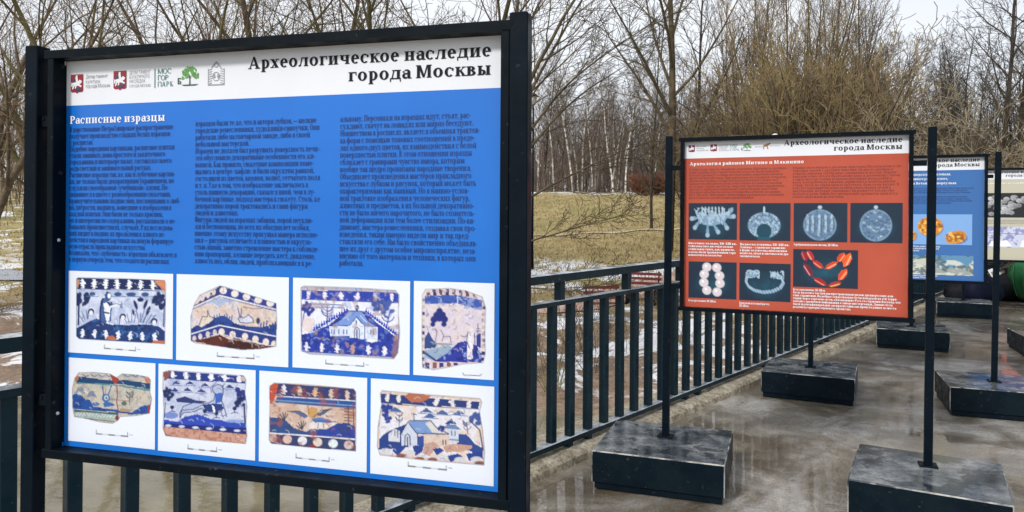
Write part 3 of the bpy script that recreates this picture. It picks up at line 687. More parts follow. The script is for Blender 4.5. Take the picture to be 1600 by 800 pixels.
def art5():
    c = Canvas([(45, 20), (745, 62), (745, 765), (45, 700)], 140, 112)
    body = [(96, 190), (130, 145), (260, 140), (384, 152), (440, 182), (480, 150), (600, 158), (690, 175), (708, 200), (704, 300), (718, 350), (700, 470), (600, 490), (470, 500), (452, 530), (410, 556), (300, 545), (200, 520), (96, 505), (80, 430), (76, 280)]
    c.clip = c.pmask(body); c.poly(body, (190, 186, 178)); c.mottle((206, 196, 180), 0.02, 4, 0.4, 0.7, 0.8); c.mottle((150, 150, 150), 0.03, 14, 0.6, 0.75, 0.6)
    c.poly([(118, 172), (300, 196), (420, 205), (500, 200), (700, 226), (702, 272), (480, 234), (330, 234), (110, 222)], (18, 72, 128)); c.poly([(110, 222), (440, 238), (702, 272), (702, 290), (440, 250), (110, 232)], (90, 150, 150))
    for x in (160, 230, 290, 350, 500, 560, 620): c.line([(x, 158), (x + 30, 176), (x + 50, 164)], 8, (96, 116, 170))
    w = [(78, 330), (110, 310), (160, 340), (190, 366), (220, 362), (250, 420), (330, 432), (440, 444), (560, 466), (640, 410), (702, 400), (700, 470), (560, 482), (420, 462), (86, 440)]
    c.poly(w, (24, 84, 172)); c.mottle((12, 50, 120), 0.02, 3, 0.5, 0.7, 0.8, c.pmask(w))
    for cx, cy in ((140, 300), (235, 330)):
        for r_ in (40, 26, 12): c.line([(cx - r_ * 0.8, cy + r_ * 0.2), (cx - r_ * 0.4, cy - r_ * 0.8), (cx + r_ * 0.4, cy - r_ * 0.8), (cx + r_, cy + r_ * 0.4)], 6, (40, 104, 172))
    c.line([(334, 330), (326, 250)], 9, (44, 100, 170)); c.line([(370, 330), (398, 246)], 9, (44, 100, 170)); c.line([(345, 320), (352, 280)], 5, (70, 110, 170))
    c.ell(354, 350, 32, 34, (50, 110, 180)); c.ell(356, 348, 18, 20, (200, 210, 220)); c.ell(356, 348, 8, 9, (50, 96, 160)); c.poly([(330, 400), (350, 376), (410, 390), (430, 410), (340, 424)], (50, 112, 186)); c.ell(270, 400, 32, 16, (60, 120, 184)); c.line([(380, 358), (480, 366), (560, 378)], 4, (140, 90, 84))
    c.tree(545, 400, 96, (80, 84, 84), 9); c.ell(500, 392, 22, 18, (90, 120, 106)); c.poly([(470, 430), (560, 440), (540, 462), (470, 456)], (180, 150, 120))
    c.poly([(92, 448), (450, 470), (448, 484), (92, 462)], (60, 110, 120)); c.poly([(96, 470), (440, 486), (440, 530), (330, 524), (96, 500)], (160, 186, 184))
    for i in range(13): x = 110 + i * 25; c.line([(x, 492 + i * 1.5), (x + 20, 472 + i * 1.5)], 5, (226, 230, 228))
    c.line([(96, 508), (300, 530), (420, 540)], 7, (50, 96, 96))
    c.poly([(384, 152), (440, 182), (462, 196), (436, 236), (402, 206)], (176, 66, 50)); c.line([(440, 236), (446, 330), (440, 380), (452, 440), (450, 500)], 8, (150, 62, 54)); c.poly([(96, 190), (118, 168), (132, 182), (112, 222), (98, 216)], (196, 120, 84)); c.poly([(650, 172), (704, 184), (704, 230), (670, 214)], (204, 130, 100)); c.poly([(690, 410), (716, 380), (706, 470), (684, 470)], (176, 60, 46)); c.ell(446, 512, 16, 22, (140, 56, 56))
    c.clip = None; c.scribble(body, min(p[0] for p in body), min(p[1] for p in body), max(p[0] for p in body), max(p[1] for p in body)); c.finish(body); c.line(body + body[:1], 6, (70, 60, 70), 0.55); scale_bar(c, 278, 642, 530, 660, 32); return c

def art6():
    c = Canvas([(48, 12), (808, 66), (808, 775), (48, 695)], 140, 112)
    body = [(86, 80), (130, 66), (400, 84), (716, 108), (736, 140), (728, 240), (744, 350), (738, 480), (746, 580), (736, 642), (400, 614), (110, 580), (86, 520), (94, 400), (84, 200)]
    c.clip = c.pmask(body); c.poly(body, (200, 206, 230)); c.mottle((170, 184, 222), 0.02, 4, 0.45, 0.7, 0.7)
    c.poly([(110, 72), (722, 110), (730, 170), (100, 132)], (30, 60, 150)); c.frills(110, 98, 730, 136, 6, 58, (228, 230, 240), 0.34, 3)
    c.poly([(86, 80), (150, 68), (128, 130), (96, 150)], (150, 84, 80)); c.ell(716, 132, 22, 22, (196, 180, 180))
    for x, y in ((190, 160), (300, 162), (420, 178), (180, 216), (280, 214), (390, 222), (610, 190)):
        c.poly([(x - 34, y + 14), (x, y - 14), (x + 36, y + 16)], (44, 72, 150)); c.line([(x - 46, y + 22), (x + 46, y + 26)], 5, (80, 106, 170))
    c.poly([(190, 290), (260, 270), (340, 300), (430, 312), (380, 330), (200, 312)], (40, 60, 130)); c.crown(125, 250, 52, DEEP, 3); c.crown(700, 250, 60, (28, 50, 140), 5); c.crown(690, 320, 46, DEEP, 6)
    g = [(94, 452), (200, 470), (260, 432), (360, 410), (470, 450), (600, 466), (736, 480), (740, 566), (400, 530), (94, 500)]
    c.poly(g, (34, 74, 200)); c.poly([(94, 480), (400, 500), (738, 520), (740, 568), (400, 536), (94, 506)], (20, 40, 128))
    for i in range(6): c.ell(130 + i * 108, 500 + i * 8, 24, 10, (200, 212, 240))
    c.poly([(86, 508), (400, 536), (746, 568), (736, 642), (400, 614), (106, 580)], (208, 158, 142)); c.mottle((186, 120, 96), 0.05, 9, 0.5, 0.68, 0.9, c.pmask([(86, 508), (746, 568), (736, 642), (106, 580)]))
    beast = [(222, 400), (250, 350), (330, 320), (400, 326), (450, 322), (490, 300), (500, 250), (480, 230), (480, 196), (520, 176), (560, 190), (562, 250), (548, 300), (570, 350), (545, 390), (500, 404), (430, 396), (400, 360), (340, 390), (250, 400), (226, 440)]
    c.poly(beast, (176, 190, 224)); c.poly([(400, 336), (500, 326), (556, 330), (560, 370), (500, 400), (430, 386)], (36, 62, 140)); c.poly([(500, 250), (556, 240), (552, 310), (500, 330)], (50, 104, 204)); c.line(beast + beast[:1], 6, (22, 40, 110))
    c.line([(222, 440), (240, 380), (330, 372), (400, 340)], 6, (24, 44, 120)); c.line([(540, 380), (570, 360), (590, 430)], 6, NAVY); c.line([(548, 396), (560, 430), (590, 410)], 5, NAVY); c.line([(470, 240), (465, 200), (510, 160)], 5, NAVY); c.line([(550, 200), (572, 172)], 6, NAVY); c.poly([(475, 340), (492, 345), (505, 400), (486, 396)], MILK)
    for x, y in ((160, 390), (650, 400), (420, 420), (510, 440)):
        c.ell(x, y - 34, 16, 15, DEEP); c.line([(x, y), (x, y - 30)], 5, DEEP); c.line([(x - 26, y + 6), (x, y - 6), (x + 26, y + 2)], 6, (40, 70, 160))
    c.ell(150, 420, 60, 26, (80, 120, 210), 0.8); c.ell(650, 465, 70, 14, (130, 160, 220), 0.9); c.line([(106, 320), (96, 440)], 6, DEEP); c.line([(722, 330), (730, 480)], 12, DEEP)
    c.clip = None; c.scribble(body, min(p[0] for p in body), min(p[1] for p in body), max(p[0] for p in body), max(p[1] for p in body)); c.finish(body); c.line(body + body[:1], 6, (70, 60, 70), 0.55); scale_bar(c, 290, 682, 514, 704, 32); return c

def art7():
    c = Canvas([(37, 15), (828, 60), (828, 762), (37, 688)], 148, 114)
    body = [(116, 130), (150, 106), (400, 116), (730, 142), (748, 165), (750, 400), (750, 605), (400, 580), (130, 555), (114, 530), (118, 300)]
    c.clip = c.pmask(body); c.poly(body, (206, 176, 158)); c.mottle((214, 196, 190), 0.02, 5, 0.45, 0.65, 0.8)
    c.poly([(130, 108), (746, 146), (746, 232), (170, 205)], (52, 62, 130)); c.mottle((70, 60, 80), 0.03, 3, 0.55, 0.7, 0.7, c.pmask([(130, 108), (746, 146), (746, 232), (170, 205)]))
    for i, col in enumerate(((224, 222, 232), (222, 200, 180), (220, 180, 140), (214, 190, 170), (216, 190, 180))): c.frills(185 + i * 116, 152 + i * 9, 262 + i * 116, 156 + i * 9, 1, 74, col, 0.46, i + 3, 0.1)
    c.poly([(175, 205), (746, 232), (746, 284), (160, 248)], (32, 84, 168)); c.line([(175, 204), (746, 232)], 7, (220, 224, 236)); c.line([(160, 234), (746, 268)], 7, (130, 176, 216)); c.line([(160, 250), (746, 286)], 5, (60, 84, 130))
    g = [(120, 360), (170, 362), (240, 385), (300, 440), (390, 466), (440, 440), (540, 445), (620, 400), (680, 396), (746, 420), (746, 515), (400, 490), (120, 478)]
    c.poly(g, (40, 82, 150)); c.poly([(430, 460), (540, 450), (620, 404), (700, 396), (746, 440), (746, 512), (420, 488)], (26, 66, 176)); c.mottle((60, 66, 90), 0.03, 8, 0.55, 0.7, 0.6, c.pmask(g))
    for cx, cy in ((225, 370), (360, 430)):
        for a in (-70, -40, -10, 15, 40): c.line([(cx, cy + 16), (cx + 44 * math.sin(R(a)), cy + 10 - 54 * math.cos(R(a)))], 7, (40, 66, 96))
    c.poly([(420, 400), (460, 380), (540, 390), (625, 394), (560, 430), (480, 446), (410, 446)], (222, 214, 212)); c.line([(480, 400), (476, 440)], 4, (70, 80, 110)); c.line([(515, 400), (520, 434)], 4, (70, 80, 110))
    c.poly([(250, 316), (330, 310), (380, 330), (404, 352), (380, 366), (310, 330)], (96, 110, 160)); c.poly([(400, 300), (430, 280), (470, 290), (486, 340), (450, 372), (404, 352)], (206, 160, 100)); c.poly([(470, 340), (520, 300), (580, 292), (540, 320), (490, 350)], (90, 100, 120)); c.poly([(430, 366), (500, 356), (560, 380), (610, 388), (560, 398), (450, 396)], (90, 130, 200))
    c.line([(250, 316), (340, 312), (400, 350)], 5, (60, 50, 70)); c.line([(400, 270), (412, 330)], 7, (170, 120, 80)); c.line([(450, 350), (500, 306), (580, 292)], 5, (50, 60, 80)); c.line([(440, 380), (620, 392)], 5, (40, 60, 110))
    for y in range(290, 400, 22): c.line([(668, y), (724, y + 4)], 7, (110, 70, 80))
    c.line([(695, 270), (700, 480)], 7, (90, 56, 66)); c.line([(730, 250), (738, 470)], 9, (150, 60, 60))
    c.poly([(118, 485), (400, 500), (746, 524), (750, 605), (400, 582), (120, 556)], (50, 66, 120)); c.line([(120, 478), (400, 494), (746, 516)], 7, (226, 230, 240))
    for i, col in enumerate(((200, 170, 166), (220, 186, 176), (222, 224, 236), (222, 206, 196), (216, 226, 232), (206, 190, 190))): c.ell(140 + i * 112, 515 + i * 9, 34, 32, col)
    c.poly([(112, 270), (118, 120), (160, 106), (182, 112), (168, 180), (150, 230)], (206, 82, 56)); c.mottle((170, 90, 70), 0.02, 33, 0.62, 0.76, 0.6); c.poly([(400, 575), (440, 552), (474, 582)], (150, 50, 40))
    c.clip = None; c.scribble(body, min(p[0] for p in body), min(p[1] for p in body), max(p[0] for p in body), max(p[1] for p in body)); c.finish(body); c.line(body + body[:1], 6, (70, 60, 70), 0.55); scale_bar(c, 318, 660, 560, 683, 30); return c

def art8():
    c = Canvas([(30, 18), (885, 60), (885, 768), (30, 686)], 168, 114)
    body = [(98, 125), (112, 104), (400, 124), (790, 146), (802, 170), (788, 240), (808, 360), (824, 520), (820, 618), (600, 602), (400, 588), (100, 556), (80, 500), (84, 360), (108, 200)]
    c.clip = c.pmask(body); c.poly(body, (214, 196, 190)); c.poly([(110, 130), (790, 160), (806, 600), (90, 540)], (218, 218, 230)); c.mottle((222, 200, 184), 0.012, 5, 0.52, 0.66, 0.75)
    c.poly([(106, 124), (270, 134), (330, 170), (450, 148), (790, 168), (780, 216), (106, 190)], (34, 62, 140))
    c.frills(112, 150, 270, 160, 2, 54, (226, 220, 218), 0.34, 3); c.frills(440, 176, 770, 190, 3, 54, (222, 220, 226), 0.30, 5)
    c.poly([(268, 140), (300, 120), (460, 130), (440, 156), (380, 184), (320, 182)], (192, 112, 80)); c.line([(106, 196), (400, 206), (780, 222)], 5, (60, 66, 110))
    for x, y in ((205, 235), (425, 240), (535, 250), (650, 250), (450, 274)): c.poly([(x - 44, y + 12), (x, y - 20), (x + 48, y + 14)], (74, 106, 170)); c.line([(x - 55, y + 16), (x + 58, y + 22)], 5, (110, 136, 190))
    c.crown(140, 240, 52, (26, 60, 160), 4); c.crown(150, 300, 32, (26, 60, 160), 5); c.crown(770, 280, 56, (60, 90, 170), 8)
    c.poly([(96, 440), (140, 400), (200, 370), (300, 330), (300, 500), (90, 520)], (26, 66, 150)); c.poly([(640, 400), (700, 400), (760, 470), (815, 500), (810, 560), (640, 480)], (40, 76, 160))
    c.line([(720, 300), (790, 370), (812, 500)], 8, (60, 56, 90)); c.tree(235, 350, 80, (90, 80, 90), 4); c.tree(710, 400, 84, (70, 84, 140), 5, -0.1)
    c.poly([(160, 410), (200, 370), (240, 384), (240, 468), (160, 462)], (206, 210, 224)); c.line([(160, 462), (240, 468)], 9, (40, 66, 130)); c.line([(205, 380), (205, 420)], 5, (50, 60, 100)); c.line([(225, 385), (225, 430)], 5, (50, 60, 100))
    c.poly([(245, 420), (300, 320), (320, 306), (370, 400), (366, 490), (250, 488)], (200, 208, 226)); c.poly([(308, 312), (455, 308), (500, 360), (590, 404), (360, 402), (320, 360)], (120, 156, 214)); c.poly([(420, 330), (455, 310), (500, 360), (590, 404), (470, 396)], (208, 208, 206)); c.poly([(360, 408), (590, 410), (594, 480), (400, 500), (362, 480)], (216, 196, 184)); c.line([(308, 312), (455, 308), (500, 362), (590, 404), (360, 402), (318, 350), (300, 318), (246, 400), (250, 488)], 6, (30, 44, 110)); c.line([(366, 402), (366, 488)], 5, (30, 44, 110))
    c.poly([(366, 420), (410, 420), (412, 480), (366, 484)], (40, 80, 170)); c.line([(276, 488), (278, 420), (295, 404), (312, 420), (314, 480)], 6, (30, 44, 100)); c.line([(294, 430), (296, 484)], 8, (40, 50, 110)); c.line([(542, 446), (543, 478)], 7, (50, 50, 90)); c.line([(560, 448), (561, 476)], 7, (50, 50, 90)); c.line([(338, 262), (340, 310)], 6, (30, 50, 130)); c.line([(322, 262), (356, 268)], 5, (30, 50, 130))
    c.poly([(572, 350), (645, 358), (650, 460), (588, 470), (580, 400)], (196, 206, 228)); c.poly([(555, 330), (596, 292), (640, 334)], (50, 76, 150)); c.poly([(545, 362), (570, 335), (630, 338), (662, 368)], (110, 140, 190)); c.line([(588, 440), (645, 444)], 6, (50, 60, 110)); c.line([(600, 380), (602, 412)], 6, (60, 70, 120)); c.line([(624, 384), (624, 414)], 6, (60, 70, 120)); c.crown(530, 360, 28, (26, 60, 150), 8)
    c.poly([(540, 490), (620, 470), (740, 480), (742, 500), (660, 530), (560, 526)], (204, 160, 140)); c.poly([(420, 470), (480, 460), (520, 490), (480, 520), (450, 560), (400, 540)], (200, 160, 150))
    for p in ([(190, 480), (280, 500), (230, 560), (190, 530)], [(330, 490), (410, 480), (400, 530), (350, 560)], [(470, 510), (520, 500), (550, 520), (500, 556)], [(560, 560), (640, 540), (680, 560), (600, 600)], [(700, 540), (810, 520), (814, 570), (720, 590)]): c.poly(p, (28, 66, 160))
    for x, y in ((140, 530), (310, 540), (540, 570), (660, 585), (770, 580)): c.ell(x, y, 40, 22, (206, 206, 214))
    for x, y in ((250, 560), (380, 582), (470, 585), (790, 605)): c.ell(x, y, 34, 15, (150, 92, 78))
    c.clip = None; c.scribble(body, min(p[0] for p in body), min(p[1] for p in body), max(p[0] for p in body), max(p[1] for p in body)); c.finish(body); c.line(body + body[:1], 6, (70, 60, 70), 0.55); scale_bar(c, 302, 632, 566, 656, 30); return c
ARTS = [art1, art2, art3, art4, art5, art6, art7, art8]

def dark_card(w, h, nx, ny):
    c = Canvas([(0, 0), (w, 0), (w, h), (0, h)], nx, ny, (14, 42, 62))
    d = np.hypot((c.X - w * 0.5) / w, (c.Y - h * 0.6) / h)
    c._put(np.clip(0.9 - d * 2.2, 0, 1), (18, 88, 110), 0.85); c.mottle((24, 34, 60), 0.02, 3, 0.4, 0.7, 0.5); return c
SILV = (120, 150, 178); SILD = (70, 98, 128); SILL = (170, 194, 212)
def jew1():
    c = dark_card(375, 220, 76, 58)
    c.poly([(40, 30), (80, 60), (140, 70), (240, 72), (300, 50), (340, 25), (350, 45), (310, 80), (270, 120), (180, 140), (110, 130), (70, 90)], SILV); c.mottle(SILL, 0.08, 3, 0.45, 0.6, 0.8, c.pmask([(40, 30), (350, 30), (270, 130), (90, 130)]))
    for x in range(110, 280, 26): c.line([(x, 70), (x - 4, 26)], 9, SILL)
    for p, e in (((70, 90), (25, 95)), ((85, 110), (50, 150)), ((150, 135), (150, 195)), ((200, 135), (232, 175)), ((270, 110), (300, 150)), ((300, 85), (350, 80))):
        c.line([p, e], 14, SILV); c.line([((p[0] + e[0]) / 2, (p[1] + e[1]) / 2), e], 24, SILV); c.ell(e[0], e[1], 17, 14, SILL, 0.6)
    return c
def jew2():
    c = dark_card(400, 220, 76, 58)
    c.ell(195, 130, 128, 76, SILV); c.mottle(SILL, 0.09, 4, 0.5, 0.6, 0.8, ((c.X - 195) / 128) ** 2 + ((c.Y - 130) / 76) ** 2 < 1); c.mottle(SILD, 0.1, 7, 0.55, 0.62, 0.7, ((c.X - 195) / 128) ** 2 + ((c.Y - 130) / 76) ** 2 < 1)
    c.ell(195, 166, 58, 46, (17, 66, 86)); c.line([(90, 110), (150, 75), (240, 75), (300, 110)], 6, SILD, 0.8); c.poly([(150, 200), (240, 200), (250, 220), (140, 220)], (18, 80, 100)); c.line([(195, 30), (195, 52)], 16, SILL); c.line([(195, 22), (195, 30)], 8, SILL); return c
def medal(seed):
    c = dark_card(415, 220, 76, 58); m = ((c.X - 205) / 124) ** 2 + ((c.Y - 124) / 86) ** 2 < 1
    c.ell(205, 24, 16, 10, SILL); c.ell(205, 124, 128, 88, SILV); c.ell(205, 124, 118, 80, (96, 126, 158)); 
    if seed == 3:
        for x in (110, 150, 200, 250, 296): c.line([(x, 80), (x + 4, 110), (x - 3, 178 - abs(x - 200) * 0.3)], 20, SILL, 0.8); c.ell(x, 74, 9, 10, SILL); c.line([(x + 14, 84), (x + 16, 176 - abs(x - 200) * 0.3)], 7, (50, 76, 104), 0.9)
    else:
        rnd = random.Random(5)
        for k in range(34):
            a = rnd.random() * 6.28; q_ = rnd.random() ** 0.5; x, y = 205 + 108 * q_ * math.cos(a), 124 + 72 * q_ * math.sin(a)
            c.line([(x - 9, y - 6 + 12 * rnd.random()), (x + 10, y + 5 - 12 * rnd.random())], 8, SILL if k % 2 else (60, 86, 114), 0.85)
    c.mottle(SILD, 0.09, seed, 0.52, 0.62, 0.6, m); return c
def jew5():
    c = dark_card(375, 220, 72, 58)
    for x, y in ((145, 32), (222, 34), (124, 76), (244, 82), (122, 126), (248, 128), (146, 172), (226, 180)):
        c.ell(x, y, 36, 27, (206, 202, 210)); c.ell(x + 3, y + 3, 20, 14, (222, 200, 206), 0.7); c.ell(x - 8, y - 7, 10, 8, (238, 238, 244))
    return c
def jew6():
    c = dark_card(400, 220, 76, 58); pts = [(60 + 0, 78), (52, 110), (75, 140), (120, 160), (190, 170), (260, 162), (320, 140), (345, 110), (330, 84)]
    c.line(pts, 18, SILV)
    for i in range(len(pts) - 1):
        for t in (0.1, 0.4, 0.7): x = pts[i][0] * (1 - t) + pts[i + 1][0] * t; y = pts[i][1] * (1 - t) + pts[i + 1][1] * t; c.line([(x - 6, y - 8), (x + 8, y + 8)], 4, SILL)
    c.poly([(45, 72), (100, 45), (155, 40), (160, 60), (120, 86), (80, 90)], SILV); c.poly([(240, 45), (300, 52), (352, 80), (310, 92), (250, 78)], SILV); c.mottle(SILL, 0.1, 4, 0.5, 0.6, 0.9, (c.Y < 90) * (c.Y > 40) * (c.X > 50) * (c.X < 350) * ((c.X < 160) | (c.X > 240))); return c
def jew7():
    c = dark_card(500, 310, 96, 66)
    def bead(x0, y0, x1, y1, w, col, hi):
        mx, my = (x0 + x1) / 2, (y0 + y1) / 2; dx, dy = x1 - x0, y1 - y0; l = math.hypot(dx, dy); nx, ny = -dy / l * w, dx / l * w
        c.poly([(x0, y0), (mx + nx - dx * 0.2, my + ny - dy * 0.2), (mx + nx + dx * 0.2, my + ny + dy * 0.2), (x1, y1), (mx - nx + dx * 0.2, my - ny + dy * 0.2), (mx - nx - dx * 0.2, my - ny - dy * 0.2)], col)
        c.line([(x0 + dx * 0.2 + nx * 0.4, y0 + dy * 0.2 + ny * 0.4), (x1 - dx * 0.2 + nx * 0.4, y1 - dy * 0.2 + ny * 0.4)], 7, hi); c.line([(x0 + dx * 0.25 - nx * 0.5, y0 + dy * 0.25 - ny * 0.5), (x1 - dx * 0.25 - nx * 0.5, y1 - dy * 0.25 - ny * 0.5)], 5, (110, 16, 20), 0.6)
    bead(70, 10, 105, 100, 22, (150, 30, 44), (200, 110, 120)); bead(110, 5, 160, 96, 22, (190, 44, 40), (236, 180, 170)); bead(150, 90, 240, 155, 20, (196, 50, 40), (240, 150, 120)); bead(248, 156, 350, 96, 20, (216, 76, 40), (250, 190, 150)); bead(345, 100, 400, 20, 24, (214, 74, 42), (250, 170, 110)); bead(392, 140, 445, 20, 28, (236, 96, 40), (252, 200, 160))
    bead(80, 110, 155, 230, 24, (120, 26, 40), (220, 160, 180)); bead(155, 230, 270, 296, 22, (166, 30, 32), (230, 150, 130)); bead(350, 250, 420, 150, 26, (226, 80, 36), (252, 190, 140)); bead(270, 298, 380, 262, 20, (170, 60, 40), (240, 190, 120)); return c

def coins_card():
    c = Canvas([(0, 0), (320, 0), (320, 150), (0, 150)], 96, 60, (124, 168, 222))
    for x, y, rx, ry, a in ((150, 60, 52, 48, 0), (60, 105, 34, 30, 20), (255, 112, 44, 30, -25)):
        c.ell(x + 3, y + 4, rx, ry, (90, 120, 160)); c.ell(x, y, rx, ry, (206, 132, 40), 1, a); m = (((c.X - x) / rx) ** 2 + ((c.Y - y) / ry) ** 2 < 0.95)
        c.mottle((240, 190, 90), 0.09, int(x), 0.5, 0.6, 0.9, m); c.mottle((120, 66, 20), 0.11, int(y), 0.55, 0.62, 0.8, m)
    return c
def stones_card(seed=1, bg=(90, 140, 176)):
    c = Canvas([(0, 0), (300, 0), (300, 170), (0, 170)], 80, 52, bg); rnd = random.Random(seed)
    c.poly([(0, 60), (40, 30), (110, 20), (150, 50), (140, 110), (220, 100), (300, 90), (300, 170), (0, 170)], (150, 160, 156)); c.mottle((206, 210, 200), 0.03, seed, 0.45, 0.6, 0.9, c.Y > 40); c.mottle((70, 92, 100), 0.04, seed + 5, 0.58, 0.66, 0.8); c.ell(90, 60, 40, 30, (190, 194, 186)); return c
def church_card():
    c = Canvas([(0, 0), (300, 0), (300, 300), (0, 300)], 70, 66, (186, 202, 226))
    for x, h in ((60, 120), (120, 160), (200, 100)):
        c.poly([(x - 34, 290), (x - 34, 290 - h), (x + 34, 290 - h), (x + 34, 290)], (150, 158, 172)); c.ell(x, 285 - h, 30, 26, (96, 108, 130)); c.line([(x, 285 - h), (x, 235 - h)], 5, (80, 90, 110)); c.line([(x - 12, 262 - h), (x + 12, 262 - h)], 4, (80, 90, 110)); c.line([(x, 275 - h + 50), (x, 275 - h + 80)], 9, (90, 98, 118))
    c.poly([(0, 240), (300, 220), (300, 300), (0, 300)], (150, 120, 104)); c.mottle((110, 100, 110), 0.03, 3, 0.5, 0.65, 0.6); return c
def silver_card():
    c = Canvas([(0, 0), (500, 0), (500, 200), (0, 200)], 130, 56, (28, 32, 40)); rnd = random.Random(7)
    for k in range(60):
        x, y = 20 + rnd.random() * 460, 25 + rnd.random() * 150
        g = 130 + rnd.randint(0, 70); c.ell(x, y, 22, 18, (g - 60, g - 56, g - 50)); c.ell(x - 2, y - 2, 19, 15, (g, g + 2, g + 6)); c.ell(x + 2, y + 1, 9, 7, (g - 46, g - 44, g - 40), 0.7)
    return c
def sketch_card():
    c = Canvas([(0, 0), (500, 0), (500, 200), (0, 200)], 120, 50, (196, 202, 224))
    c.mottle((120, 124, 176), 0.03, 3, 0.5, 0.62, 0.8); c.poly([(20, 190), (50, 140), (190, 130), (230, 190)], (236, 238, 240)); c.poly([(300, 190), (320, 130), (460, 140), (490, 190)], (232, 236, 240)); c.line([(0, 60), (500, 76)], 6, (110, 112, 160)); return c
# ------------------------------------------------------------------ exhibition stands
BLUE_F = nmat('print_blue', (0.005, 0.134, 0.555), (0.010, 0.168, 0.635), 1.6, 0.30, 0.45, coord='Object')
RED_F = nmat('print_red', (0.42, 0.074, 0.042), (0.48, 0.094, 0.055), 2.0, 0.4, 0.25)
LBLUE_F = mat('print_light_blue', (0.048, 0.150, 0.40), 0.4, 0.25)
BEIGE_F = mat('print_beige', (0.50, 0.48, 0.38), 0.4)
WHITE_F = nmat('print_white', (0.70, 0.735, 0.80), (0.75, 0.78, 0.84), 2.5, 0.4, 0.3)

def crest(x, y, w, h):
    """red shield with a white rider: (polygons red, polygons white), top-left corner at x, y"""
    red = [[(x, y), (x + w, y), (x + w, y + h * 0.86), (x + w * 0.9, y + h * 0.93), (x + w * 0.62, y + h * 0.93), (x + w * 0.5, y + h), (x + w * 0.38, y + h * 0.93), (x + w * 0.1, y + h * 0.93), (x, y + h * 0.86)]]
    def T(ps): return [(x + a * w, y + b * h) for a, b in ps]
    wh = [T([(0.18, 0.46), (0.34, 0.38), (0.62, 0.36), (0.74, 0.28), (0.92, 0.36), (0.86, 0.46), (0.76, 0.50), (0.70, 0.60), (0.34, 0.60), (0.22, 0.56)]),
          T([(0.38, 0.16), (0.56, 0.16), (0.62, 0.40), (0.44, 0.44)]), T([(0.42, 0.06), (0.56, 0.06), (0.56, 0.16), (0.42, 0.16)]),
          T([(0.66, 0.52), (0.90, 0.60), (0.86, 0.68), (0.62, 0.60)]), T([(0.24, 0.55), (0.36, 0.58), (0.20, 0.78), (0.12, 0.76)]), T([(0.08, 0.42), (0.2, 0.46), (0.16, 0.66), (0.06, 0.62)]),
          T([(0.40, 0.58), (0.50, 0.58), (0.44, 0.74), (0.34, 0.74)])]
    dk = [T([(0.20, 0.24), (0.40, 0.20), (0.44, 0.40), (0.26, 0.42), (0.16, 0.36)]), T([(0.40, 0.74), (0.74, 0.68), (0.84, 0.80), (0.62, 0.86), (0.36, 0.82)])]
    return red, wh, dk
INK_CAPE = mat('ink_cape_blue', (0.03, 0.05, 0.14), 0.5)

def tree_logo(x, y, w, h):
    rnd = random.Random(3); g = []; d = []
    for k in range(75):
        a = math.pi * (0.92 + 1.16 * rnd.random()); q_ = 0.15 + 0.85 * rnd.random() ** 0.6; cx = x + w * (0.5 + 0.47 * q_ * math.cos(a)); cy = y + h * (0.56 + 0.50 * q_ * math.sin(a)); r_ = w * rnd.uniform(0.035, 0.06)
        g.append([(cx + r_ * math.cos(t * 1.047), cy + r_ * math.sin(t * 1.047)) for t in range(6)])
    cx = x + w / 2
    d.append([(cx - w * 0.035, y + h * 0.95), (cx + w * 0.035, y + h * 0.95), (cx + w * 0.02, y + h * 0.5), (cx - w * 0.02, y + h * 0.5)])
    for a in (-0.34, -0.18, 0.2, 0.36): d.append([(cx - w * 0.01, y + h * 0.66), (cx + w * 0.02, y + h * 0.64), (cx + w * a + w * 0.01, y + h * 0.34), (cx + w * a - w * 0.01, y + h * 0.34)])
    d.append([(x, y + h * 0.93), (x + w, y + h * 0.93), (x + w * 0.8, y + h * 0.99), (x + w * 0.2, y + h * 0.99)])
    return g, d

def ring_poly(cx, cy, r_, w, n=20):
    return [[(cx + (r_) * math.cos(a), cy + r_ * math.sin(a)), (cx + r_ * math.cos(b), cy + r_ * math.sin(b)), (cx + (r_ - w) * math.cos(b), cy + (r_ - w) * math.sin(b)), (cx + (r_ - w) * math.cos(a), cy + (r_ - w) * math.sin(a))] for a, b in ((6.2832 * i / n, 6.2832 * (i + 1) / n) for i in range(n))]

